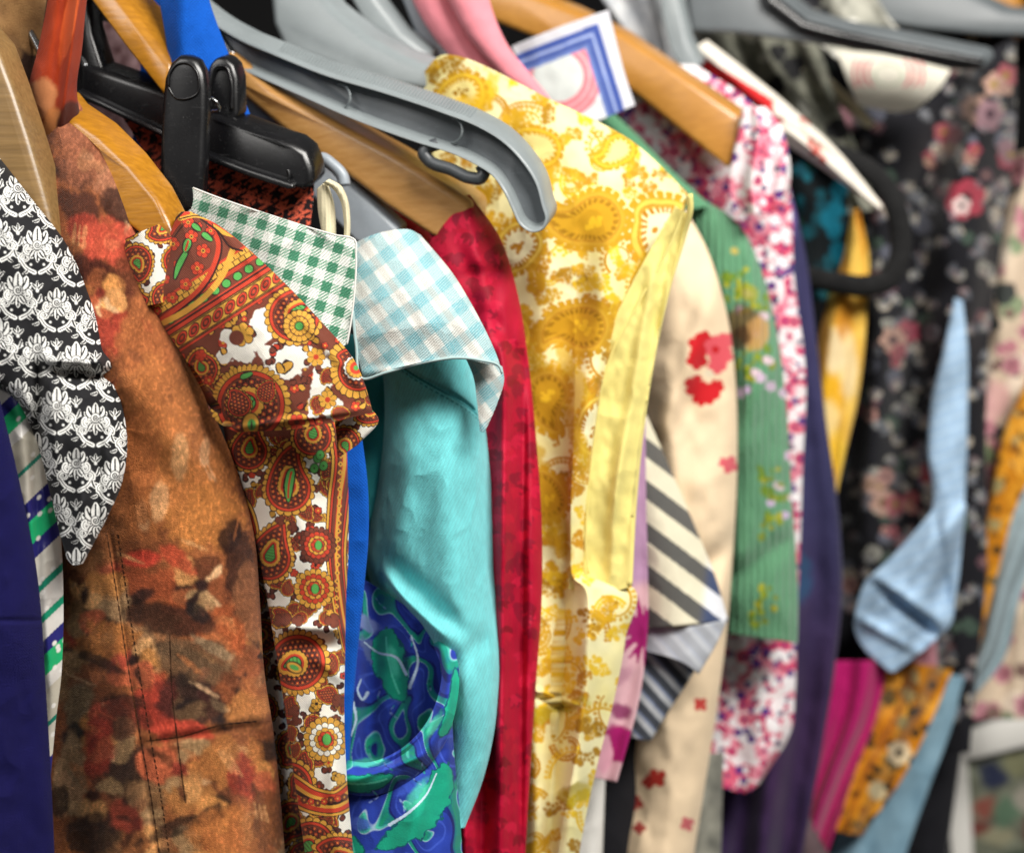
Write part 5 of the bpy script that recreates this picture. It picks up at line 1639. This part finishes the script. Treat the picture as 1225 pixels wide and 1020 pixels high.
# ---- printed card hanging at the collar
t = thing('printed_label', 'white cloth label with blue double border and pink arcs, hung on the wooden hanger', 'label', PT(690, 140, 1.15))
panel('face', [[(611, 56), (630, 90), (650, 125), (672, 158)], [(668, 33), (686, 72), (700, 110), (712, 146)], [(728, 12), (738, 52), (748, 90), (760, 126)]], 1.165, F_SOFT, t, 1.0, .006, thick=.003, paint=p_card, wob=.003)

# ---- honey wood hanger
t = thing('wooden_hanger', 'honey coloured flat wooden hanger inside the pink floral blouse', 'hanger', PT(800, 150, 1.22), 'wooden hangers on the rail')
prism('arm', [(540, -44, .06), (600, -20, .05), (690, 16, .03), (746, 44, .02), (820, 95, .01), (893, 145, 0), (872, 204, 0), (820, 162, .01), (763, 116, .02), (690, 66, .03), (600, 30, .05), (540, 6, .06)], 1.215, (9, -8, .03), WD_DARKER, t, .003, 3)

# ---- lilac and pink dress
t = thing('lilac_dress', 'lilac dress with pink lower part and a magenta flower, behind the yellow dress', 'dress', PT(740, 940, 1.08))
panel('skirt', [[(730, 470), (720, 600), (700, 700), (690, 780), (680, 860), (680, 925)], [(772, 470), (773, 600), (775, 690), (775, 750), (764, 840), (738, 935)]], 1.07, F_SOFT, t, .6, .012, True, thick=.03, paint=p_lilac, fold=drape(3, .007, 4))

# ---- striped shirt
t = thing('striped_shirt', 'shirt with broad grey and cream stripes, its cuff turned up', 'shirt', PT(800, 900, 1.1))
panel('sleeve', [[(758, 480), (760, 560), (762, 630), (764, 690), (768, 752)], [(769, 486), (800, 556), (830, 626), (856, 690), (871, 742)]], 1.095, F_SOFT, t, .7, .02, thick=.03, paint=p_stripes, dl=-.01, dr=.02)
panel('cuff', [[(768, 748), (770, 762), (772, 778)], [(820, 750), (815, 772), (812, 790)], [(871, 740), (856, 772), (836, 806)]], 1.10, F_SOFT, t, .7, .01, thick=.006, paint=lambda c: (p_graystripes(c), c.col.__setitem__(slice(None), c.col * .4 + S('#d8dce4') * .6)))
panel('lower_sleeve', [[(748, 768), (752, 800), (752, 840), (755, 882)], [(838, 790), (820, 820), (800, 850), (778, 886)]], 1.115, F_SOFT, t, .7, .012, thick=.02, paint=p_graystripes)

# ---- white shirt and black skirt low between
t = thing('white_shirt', 'narrow strip of white shirt below the lilac dress', 'shirt', PT(700, 1500, 1.15))
panel('front', [[(660, 880), (655, 960), (650, 1050), (640, 1500)], [(726, 880), (723, 960), (720, 1050), (715, 1500)]], 1.12, F_WHITE, t, .4, .012, thick=.02, fold=drape(3, .007, 5))
t = thing('black_skirt', 'black skirt strip between the white shirt and the red flowered blouse', 'skirt', PT(740, 1500, 1.17))
panel('front', [[(700, 840), (700, 960), (700, 1050), (700, 1500)], [(775, 840), (762, 960), (755, 1050), (750, 1500)]], 1.155, F_BLACK, t, .4, .012, thick=.02)

# ---- cream blouse with red flowers
D = 1.15
t = thing('cream_blouse', 'cream blouse with a cluster of red and pink flowers on its sleeve', 'blouse', PT(800, 1500, D))
panel('sleeve', [[(770, 230), (765, 300), (765, 380), (765, 480), (765, 580), (762, 680), (756, 780), (750, 880), (742, 980), (738, 1050), (720, 1500)],
                 [(806, 230), (843, 292), (868, 368), (880, 455), (882, 560), (877, 660), (869, 760), (856, 860), (840, 960), (826, 1050), (790, 1500)]],
      D, F_SOFT, t, .7, .035, True, thick=.05, wob=.012, paint=p_redflowers, fold=folds(crease((860, 330), (790, 520), 16, .008), crease((880, 640), (770, 760), 14, -.010), crease((875, 700), (770, 830), 18, .008),crease((800, 300), (800, 1000), 16, .006), drape(2, .007, 3)), top=.02)
# ---- grey patterned piece under it
t = thing('grey_print_dress', 'strip of grey mottled dress below the pink floral blouse', 'dress', PT(850, 1500, 1.24))
panel('skirt', [[(815, 900), (810, 960), (805, 1050), (800, 1500)], [(866, 900), (864, 960), (862, 1050), (858, 1500)]], 1.235, F_SOFT, t, .4, .012, thick=.02, paint=p_mottle('#4a4c48', '#a8a698', 12))

# ---- green knitted cardigan
D = 1.205
t = thing('green_cardigan', 'green ribbed cardigan with small yellow flower sprigs on the sleeve', 'cardigan', PT(900, 800, D))
panel('sleeve', [[(815, 230), (830, 290), (845, 350), (858, 420), (862, 500), (863, 580), (862, 660), (862, 720), (864, 756)],
                 [(832, 233), (882, 266), (908, 315), (927, 385), (940, 475), (946, 570), (952, 660), (955, 720), (954, 769)]],
      D, F_KNIT, t, .8, .03, True, thick=.04, wob=.008, paint=p_green, top=.02, fold=folds(crease((930, 420), (870, 560), 16, .007), crease((950, 640), (868, 700), 14, -.008), crease((905, 300), (880, 740), 18, .005)))
panel('shoulder', [[(640, 90), (700, 140), (760, 200), (810, 255)], [(684, 93), (750, 150), (803, 203), (850, 246)]], D + .002, F_GRN, t, .6, .008, thick=.012)

# ---- pink floral blouse
D = 1.27
t = thing('pink_floral_blouse', 'white blouse covered in small pink and violet flowers, rounded tail at the bottom', 'blouse', PT(900, 950, D))
panel('body', [[(725, 105), (770, 190), (820, 260), (850, 340), (855, 450), (855, 560), (850, 660), (846, 750), (842, 830), (842, 890), (848, 936)],
               [(790, 80), (840, 165), (890, 240), (910, 340), (912, 450), (912, 560), (908, 660), (902, 750), (898, 830), (896, 895), (890, 948)],
               [(832, 78), (905, 130), (942, 210), (950, 330), (964, 450), (960, 560), (957, 660), (953, 750), (951, 830), (944, 880), (908, 938)]],
      D, F_SOFT, t, .8, .02, thick=.03, wob=.006, paint=p_pinkflo, fold=drape(3, .007, 6))
panel('collar', [[(888, 128), (882, 160), (875, 195), (872, 230), (880, 258)], [(916, 128), (934, 150), (943, 180), (946, 212), (938, 252)]], D - .07, F_SOFT, t, .9, .02, True, thick=.02, paint=p_pinkflo, fold=drape(4, .007, 7))

# ---- navy purple dress
D = 1.33
t = thing('navy_purple_dress', 'long dark navy and purple dress behind the pink floral blouse', 'dress', PT(920, 1500, D))
panel('front', [[(905, 215), (905, 300), (895, 400), (890, 500), (885, 600), (880, 700), (870, 800), (860, 900), (850, 1050), (830, 1500)],
                [(945, 225), (963, 300), (976, 400), (988, 500), (1002, 600), (1008, 700), (1000, 790), (986, 880), (955, 1050), (890, 1500)]],
      D, F_SOFT, t, .6, .03, True, thick=.04, wob=.006, paint=p_purple, fold=drape(4, .010, 8), top=.02)

# ---- teal printed blouse and its black velvet hanger
t = thing('teal_blouse', 'black blouse with teal blue dots inside the black velvet hanger', 'blouse', PT(970, 340, 1.40))
panel('shoulder', [[(925, 160), (930, 220), (935, 280), (950, 360)], [(1012, 178), (1015, 230), (1014, 280), (1010, 360)]], 1.395, F_SOFT, t, .6, .015, thick=.02, paint=p_teal, fold=drape(3, .007, 9))
t = thing('velvet_hanger', 'black velvet hanger with a rounded closed end before the black floral dress', 'hanger', PT(1030, 260, 1.37))
channel_pts = [(930, 160, .03), (975, 178, .02), (1015, 190, .01), (1045, 208, .004), (1068, 240, 0), (1077, 275, 0), (1076, 310, 0), (1062, 335, 0), (1036, 342, 0), (1000, 338, .006), (960, 330, .014), (925, 322, .02)]
tube('frame', channel_pts, 1.365, .0068, PL_VELVET, t, 120, 12, flat=.6)
# ---- yellow tie-dye
t = thing('yellow_scarf', 'yellow and white tie dyed scarf hanging in a long point', 'scarf', PT(990, 610, 1.4))
panel('tail', [[(1020, 250), (1008, 310), (990, 360), (976, 420), (975, 480), (982, 540), (992, 592)], [(1028, 250), (1040, 310), (1038, 360), (1034, 420), (1026, 480), (1012, 540), (999, 600)]], 1.385, F_SOFT, t, .6, .015, True, thick=.015, paint=p_tiedye, fold=drape(3, .003, 10, grow=False))

# ---- red and white striped collar
t = thing('white_red_blouse', 'white blouse with a red stripe across the collar, under the slate hanger', 'blouse', PT(940, 200, 1.34))
panel('shoulder', [[(822, 62), (855, 105), (905, 150), (975, 196), (1052, 252)], [(846, 48), (900, 90), (946, 128), (1000, 178), (1056, 246)]], 1.335, F_SOFT, t, .6, .012, thick=.01, paint=p_scarf, fold=folds(crease((840, 60), (1040, 240), 5, .008), crease((880, 110), (1000, 190), 4, -.008)))
t = thing('olive_blouse', 'olive grey printed blouse in shade behind the red and white collar', 'blouse', PT(900, 140, 1.45))
panel('shoulder', [[(815, 20), (850, 80), (905, 140), (965, 200), (1000, 260)], [(965, 20), (985, 70), (1005, 130), (1030, 190), (1050, 250)]], 1.43, F_SOFT, t, .6, .012, thick=.02, paint=lambda c: (p_mottle('#34362e', '#a4a494', 12)(c), scatter_flowers(c, 4, (820, 1040, 20, 260), [('#c9c8bc', None, 5, 12, 4), ('#1c1c1e', None, 8, 16, 3), ('#7a7c70', None, 6, 12, 4)], 60)), fold=drape(5, .010, 2, grow=False))
t = thing('grey_print_blouse', 'grey and white printed blouse in the gap between the two slate hangers', 'blouse', PT(980, 30, 1.5))
panel('shoulder', [[(915, -60), (930, -10), (955, 30), (1000, 70)], [(1030, -60), (1045, -10), (1070, 30), (1110, 60)]], 1.47, F_SOFT, t, .6, .01, thick=.02, paint=lambda c: (p_mottle('#5a5c56', '#c4c2b4', 10)(c), scatter_flowers(c, 5, (915, 1110, -60, 70), [('#d8d6cc', None, 6, 12, 4), ('#26262a', None, 8, 14, 3)], 26)), fold=drape(4, .008, 3, grow=False))
t = thing('ochre_print_blouse', 'ochre and black printed blouse peeping out above the black floral shoulder', 'blouse', PT(1120, 50, 1.56))
panel('shoulder', [[(1080, 20), (1090, 50), (1100, 90)], [(1240, 20), (1240, 50), (1240, 90)]], 1.55, F_SOFT, t, .6, .01, thick=.02, paint=lambda c: (p_mottle('#141416', '#2a2420', 10)(c), scatter_flowers(c, 6, (1080, 1240, 20, 90), [('#b87a2c', None, 5, 10, 5), ('#c9b48a', None, 4, 9, 4)], 14)))
t = thing('white_print_shirt', 'white shirt with blurred dark marks above the cloth label', 'shirt', PT(780, 60, 1.36))
panel('collar', [[(690, -50), (720, 0), (748, 40), (790, 90)], [(800, -50), (815, 0), (815, 60), (830, 130)]], 1.35, F_SOFT, t, .5, .012, thick=.02, paint=lambda c: (p_mottle('#8f959e', '#f0f0ee', 12)(c)), fold=drape(4, .010, 3, grow=False))

# ---- slate hangers at the top right
t = thing('grey_hanger', 'dark slate hanger crossing above the red and white collar, long drooping arm', 'hanger', PT(1000, 60, 1.33), 'grey plastic hangers on the rail')
prism('arm', [(812, -60, .0), (905, -60, .0), (925, -10, 0), (962, 20, 0), (1010, 34, 0), (1080, 46, 0), (1178, 66, 0), (1180, 84, 0), (1150, 86, 0), (1060, 68, 0), (1000, 58, 0), (940, 50, 0), (880, 42, 0), (824, 40, 0)], 1.335, (12, -10, .03), PL_SLATE, t, .004, 3)
prism('flange', [(905, -40, 0), (925, -2, 0), (962, 27, 0), (1010, 40, 0), (1080, 54, 0), (1176, 73, 0), (1174, 79, 0), (1080, 62, 0), (1005, 48, 0), (955, 34, 0), (915, 4, 0)], 1.326, (4, -3, .01), PL_BLACK, t, .001, 2)
t = thing('grey_hanger', 'dark slate hanger at the top edge over the black floral dress', 'hanger', PT(1150, 10, 1.52), 'grey plastic hangers on the rail')
prism('arm', [(1000, -60), (1120, -60), (1150, -10), (1200, 14), (1300, 24), (1300, 46), (1180, 44), (1100, 36), (1050, 26), (1020, 4)], 1.5, (10, -8, .03), PL_SLATE, t, .004, 3)
t = thing('grey_hanger', 'narrow grey hanger arm beside the white printed shirt at the top', 'hanger', PT(830, 60, 1.3), 'grey plastic hangers on the rail')
prism('arm', [(786, -60), (806, -60), (812, 0), (822, 48), (838, 78), (822, 96), (800, 60), (790, 20)], 1.31, (8, -6, .02), PL_GREY, t, .002, 3)
t = thing('wooden_hanger', 'short end of an ochre wooden hanger at the top edge, between two slate hangers', 'hanger', PT(1170, 0, 1.58), 'wooden hangers on the rail')
prism('arm', [(1120, -50), (1190, -50), (1215, -6), (1222, 16), (1160, 16), (1130, 0)], 1.62, (8, -6, .03), WD_DARKER, t, .003, 3)

# ---- black floral dress
D = 1.46
t = thing('black_floral_dress', 'black dress scattered with pink, red and cream flowers', 'dress', PT(1080, 900, D))
panel('front', [[(945, 60), (960, 170), (985, 280), (1000, 390), (1000, 490), (1000, 590), (1000, 690), (1000, 790), (1000, 900)],
                [(1090, 100), (1090, 180), (1095, 280), (1090, 390), (1085, 490), (1080, 590), (1080, 690), (1080, 790), (1080, 900)],
                [(1215, 45), (1215, 160), (1200, 280), (1185, 390), (1180, 490), (1180, 590), (1180, 690), (1170, 790), (1160, 900)]],
      D, F_SOFT, t, .7, .02, thick=.03, wob=.01, paint=p_blackflo, dl=.03, fold=folds(drape(4, .016, 11, grow=False), crease((1020, 200), (1100, 100), 22, -.02), crease((1195, 60), (1110, 330), 24, .03), crease((1150, 90), (1060, 360), 20, -.03), crease((1060, 330), (1020, 700), 18, .026), crease((1105, 320), (1070, 720), 16, -.026), crease((1215, 160), (1180, 420), 20, -.02)), rows_d=[.04, .005, 0, 0, 0, 0, 0, 0])
panel('strap', [[(958, 84), (985, 108), (1012, 132), (1038, 154)], [(974, 76), (1002, 102), (1028, 126), (1048, 148)]], D - .02, F_CREAM, t, .6, .004, thick=.004)
panel('neck_label', [[(1000, 60), (1012, 92), (1026, 126)], [(1062, 66), (1064, 98), (1066, 134)], [(1138, 84), (1124, 106), (1096, 132)]], D - .045, F_SOFT, t, .8, .0, thick=.003, paint=p_label, label='cream neck label with two pink rings')
# ---- light blue shirt sleeve
D = 1.42
t = thing('light_blue_shirt', 'pale blue checked shirt with its sleeve folded back in a triangle', 'shirt', PT(1090, 820, D))
panel('upper_sleeve', [[(1142, 356), (1128, 420), (1114, 480), (1110, 540), (1116, 600), (1100, 650)], [(1152, 360), (1158, 420), (1158, 480), (1157, 540), (1154, 600), (1150, 650)]], D, F_SOFT, t, .6, .012, True, thick=.02, paint=p_denim)
panel('cuff', [[(1126, 598), (1090, 640), (1060, 672), (1036, 694), (1024, 726), (1022, 752), (1034, 776), (1062, 802)], [(1150, 600), (1124, 648), (1100, 684), (1086, 710), (1080, 738), (1078, 760), (1074, 784), (1066, 803)], [(1156, 602), (1151, 650), (1147, 690), (1143, 716), (1138, 746), (1118, 766), (1096, 784), (1069, 804)]], D - .02, F_SOFT, t, .7, .012, thick=.01, paint=p_denim,
      fold=folds(crease((1150, 610), (1040, 740), 14, .012, .2), crease((1155, 640), (1090, 790), 12, -.010, .2), crease((1056, 706), (1116, 756), 6, -.016, .3), crease((1048, 690), (1125, 742), 9, .012, .2), crease((1030, 740), (1100, 780), 7, .007, .3), crease((1120, 620), (1135, 740), 7, -.006, .3)))
# ---- cream floral
D = 1.54
t = thing('cream_floral_dress', 'cream dress with dusty rose flowers at the far right', 'dress', PT(1200, 880, D))
panel('front', [[(1190, 190), (1160, 280), (1150, 380), (1140, 480), (1130, 580), (1130, 680), (1125, 780), (1120, 860)], [(1300, 160), (1290, 280), (1280, 380), (1270, 480), (1260, 580), (1250, 680), (1240, 780), (1230, 860)]], D, F_SOFT, t, .6, .02, thick=.03, paint=p_creamflo, fold=drape(4, .01, 12, grow=False), wob=.01)
# ---- orange print and grey blue shirt
t = thing('ochre_floral_shirt', 'ochre and orange flowered shirt front at the right edge', 'shirt', PT(1190, 800, 1.5))
panel('front', [[(1240, 430), (1200, 520), (1180, 620), (1160, 720), (1152, 800)], [(1300, 440), (1250, 540), (1215, 640), (1185, 740), (1165, 806)]], 1.49, F_SOFT, t, .6, .012, True, thick=.02, paint=p_orangeflo)
t = thing('grey_blue_shirt', 'plain grey blue shirt tail beside the ochre floral shirt', 'shirt', PT(1190, 840, 1.49))
panel('tail', [[(1270, 520), (1215, 600), (1182, 690), (1160, 770), (1142, 828)], [(1330, 540), (1262, 620), (1222, 710), (1200, 790), (1158, 840)]], 1.485, F_GREYBLUE, t, .6, .012, True, thick=.015, fold=drape(3, .008, 13))
# ---- magenta, ochre, blue skirts
t = thing('magenta_skirt', 'plain magenta skirt hanging below the folded pale blue sleeve', 'skirt', PT(970, 1100, 1.42))
panel('front', [[(985, 790), (980, 850), (965, 920), (945, 990), (930, 1060)], [(1062, 790), (1050, 850), (1024, 920), (1000, 990), (975, 1060)]], 1.40, F_MAG, t, .6, .012, thick=.02, fold=drape(4, .008, 14, grow=False))
t = thing('ochre_floral_skirt', 'ochre flowered skirt between the magenta and the light blue one', 'skirt', PT(1060, 1000, 1.44))
panel('front', [[(1040, 785), (1030, 850), (1005, 920), (985, 990)], [(1140, 800), (1115, 860), (1080, 930), (1030, 1000)]], 1.43, F_SOFT, t, .6, .014, thick=.02, paint=p_orangeflo, fold=drape(4, .008, 15, grow=False))
t = thing('light_blue_skirt', 'mottled light blue skirt below the ochre flowered one', 'skirt', PT(1060, 1200, 1.47))
panel('front', [[(1100, 800), (1060, 880), (1015, 960), (985, 1050), (970, 1200)], [(1158, 810), (1135, 880), (1105, 960), (1075, 1050), (1050, 1200)]], 1.455, F_SOFT, t, .6, .012, thick=.02, paint=p_lightblue, fold=drape(3, .008, 16))
t = thing('dark_print_dress', 'dark dress with pale dots below the pale blue sleeve', 'dress', PT(1070, 900, 1.52))
panel('front', [[(985, 680), (980, 760), (975, 840), (960, 940), (930, 1200)], [(1160, 680), (1160, 760), (1160, 830), (1150, 900), (1110, 1200)]], 1.51, F_SOFT, t, .6, .012, thick=.02, paint=p_blackflo, fold=drape(4, .010, 17))
t = thing('mauve_floral_blouse', 'mauve floral blouse hem below the folded pale blue sleeve', 'blouse', PT(1090, 850, 1.45))
panel('hem', [[(1040, 770), (1045, 800), (1050, 830)], [(1120, 760), (1122, 800), (1120, 836)]], 1.448, F_SOFT, t, .6, .01, thick=.01, paint=p_mottle('#6a3a48', '#c08a94', 9))
t = thing('dark_grey_skirt', 'dark grey skirt with a pink edge at the bottom below the magenta skirt', 'skirt', PT(980, 1200, 1.38))
panel('front', [[(935, 985), (928, 1020), (920, 1060), (905, 1200)], [(968, 975), (985, 1010), (1010, 1050), (1050, 1200)]], 1.385, F_SOFT, t, .6, .01, thick=.01, paint=p_mottle('#2a2428', '#7a6468', 16))
t = thing('ochre_coat', 'narrow strip of plain dark ochre coat beside the white framed picture', 'coat', PT(1110, 1200, 1.6))
panel('front', [[(1120, 840), (1095, 940), (1075, 1060), (1050, 1300)], [(1150, 850), (1136, 940), (1130, 1060), (1110, 1300)]], 1.59, fabric('ochre_wool', S('#7a5210'), 'none', 3, 0, .85, .2, .2, .4, .2), t, .5, .012, thick=.02)
# ---- white framed picture low at the right
def p_picture(c):
    n = fbm(c.U / 14, c.V / 14, 8, 3)[:, None]
    c.col = S('#3a3a30') * (1 - n) + S('#8a8f7c') * n
    for k, (u, v, rx, ry, h) in enumerate(((1188, 928, 18, 16, '#1c2444'), (1215, 915, 16, 14, '#7a7a5c'), (1178, 965, 14, 14, '#8a4a40'), (1205, 970, 16, 18, '#55705a'), (1225, 955, 12, 16, '#9a9488'), (1172, 990, 16, 10, '#6a2c28'), (1150, 960, 8, 60, '#141414'),
                                           (1195, 1000, 20, 10, '#8e8a70'), (1240, 990, 20, 16, '#5a3030'), (1260, 930, 20, 20, '#3a4a5a'), (1230, 1030, 30, 14, '#2a3a30'))):
        blob(c, u, v, rx, ry, 0, S(h), .3, .4, 9, k, .9)
t = thing('framed_picture', 'white framed picture with a dark collage, standing low behind the skirts', 'picture', PT(1200, 1300, 1.72))
prism('frame', [(1130, 888), (1180, 868), (1330, 838), (1340, 866), (1200, 900), (1152, 912)], 1.70, (6, -8, .02), F_WHITE, t, .002, 2)
prism('frame', [(1128, 890), (1154, 910), (1160, 1000), (1166, 1130), (1200, 2372), (1180, 2372), (1146, 1130), (1136, 1000)], 1.70, (6, -4, .02), F_WHITE, t, .002, 2)
prism('frame', [(1330, 848), (1350, 846), (1352, 2372), (1332, 2372)], 1.70, (6, -4, .02), F_WHITE, t, .002, 2)
panel('print', [[(1150, 908), (1156, 960), (1160, 1030), (1164, 1120)], [(1340, 862), (1340, 940), (1340, 1020), (1340, 1110)]], 1.712, F_SOFT, t, .6, 0, thick=.01, wob=0, paint=p_picture)


# ---- rail, hooks
Z0 = float(PT(0, -330, 1.0)[2])
def rail_at(d):
    z = d * K
    b = (Z0 - CAM[2] + z * math.sin(PITCH)) / math.cos(PITCH)
    X = (-612 + (d - 1) * 1923) / F * K
    return np.array([X, b * math.sin(PITCH) + z * math.cos(PITCH), Z0])
ra, rb_ = rail_at(.70), rail_at(2.7)
t = thing('clothes_rail', 'steel clothes rail carrying all the hangers above the picture', 'clothes rail', (ra[0], ra[1], 0))
tube('rail', None, 0, .0125, METAL, t, 30, 20, world=[ra + (rb_ - ra) * k for k in np.linspace(0, 1, 12)])
for p in (ra, rb_):
    tube('post', None, 0, .0125, METAL, t, 6, 20, world=[(p[0], p[1], .0), (p[0], p[1], Z0 * .5), (p[0], p[1], Z0)])
rd = (rb_ - ra) / np.linalg.norm(rb_ - ra)
side = np.array([-rd[1], rd[0], 0])
def hook(parent, px, py, d):
    s = PT(px, py, d)
    # nearest rail point in plan
    k = np.clip(np.dot(s[:2] - ra[:2], rd[:2]), .02, np.linalg.norm(rb_ - ra) - .02)
    c = ra + rd * k
    m = c - np.array([0, 0, .06])
    pts = [s, s + (m - s) * .55 + np.array([0, 0, -.004]), m, c + np.array([0, 0, -.03]) + side * .004]
    r = .0165
    for a in np.linspace(-80, 200, 14):
        a = math.radians(a)
        pts.append(c + side * r * math.cos(a) + np.array([0, 0, r * math.sin(a)]))
    tube('hook', None, 0, .0017, METAL, parent, 90, 8, world=pts)
for o in list(bpy.data.objects):
    if o.type == 'EMPTY' and 'hanger' in o.name:
        arm = next(c for c in o.children if c.name.split('.')[0] in ('arm', 'bar', 'frame'))
        n = len(arm.data.vertices)
        co = np.empty(n * 3, np.float32); arm.data.vertices.foreach_get('co', co)
        co = co.reshape(-1, 3) + np.array(o.location)
        rel = co - CAM
        z = rel @ FWD
        X = (rel @ RGT) / z * F + W / 2; Y = H / 2 - (rel @ UPV) / z * F
        i = np.argmin(X + Y * .6)
        hook(o, X[i] + 6, Y[i] + 4, z[i] / K)

# ---- floor and wall
fl = mesh_np('floor', [(-8, -4, 0), (8, -4, 0), (8, 8, 0), (-8, 8, 0)], [(0, 1, 2, 3)], False)
o = link('floor', fl, plastic('dark_floor', S('#2c2826'), .5, .25, .2, 60)); o['kind'] = 'structure'; o['label'] = 'dark floor below the clothes'
wl = mesh_np('back_wall', [(-8, 4.2, 0), (8, 4.2, 0), (8, 4.2, 4), (-8, 4.2, 4)], [(0, 1, 2, 3)], False)
o = link('back_wall', wl, plastic('dark_wall', S('#2a2a2c'), .8, .2, .2, 30)); o['kind'] = 'structure'; o['label'] = 'dark wall far behind the clothes'

# ================================================================== light
w = bpy.data.worlds.new('World'); SC.world = w; w.use_nodes = True
bg = w.node_tree.nodes['Background']
bg.inputs[0].default_value = (1.0, .97, .93, 1); bg.inputs[1].default_value = .09

def area(name, loc, target, sx, sy, e, col):
    l = bpy.data.lights.new(name, 'AREA'); l.shape = 'RECTANGLE'; l.size = sx; l.size_y = sy; l.energy = e; l.color = col
    o = bpy.data.objects.new(name, l); COL.objects.link(o); o.location = loc
    o.rotation_euler = (Vector(target) - Vector(loc)).to_track_quat('-Z', 'Y').to_euler()
area('key_fill_light', (.58, .06, 2.3), (.02, .65, 1.3), .8, .35, 27, (1, .965, .91))
area('key_fill_light', (-.75, -.25, 2.5), (-.05, .7, 1.3), 1.0, .5, 11, (1, .97, .93))  # unseen fill light, added to brighten and soften from the left

# ================================================================== camera
cd = bpy.data.cameras.new('camera'); cam = bpy.data.objects.new('camera', cd); COL.objects.link(cam)
cam.location = CAM; cam.rotation_euler = (math.pi / 2 - PITCH, 0, 0)
cd.sensor_fit = 'HORIZONTAL'; cd.sensor_width = 36.0; cd.lens = 36.0 * F / W
cd.clip_start = .01; cd.clip_end = 60
cd.dof.use_dof = True; cd.dof.focus_distance = .868 * K; cd.dof.aperture_fstop = 5.0; cd.dof.aperture_blades = 7
SC.camera = cam
SC.view_settings.view_transform = 'Standard'; SC.view_settings.look = 'None'
SC.view_settings.exposure = 0.1; SC.view_settings.gamma = 1.0; SC.view_settings.use_curve_mapping = False
SC.cycles.max_bounces = 6
SC.cycles.use_denoising = True
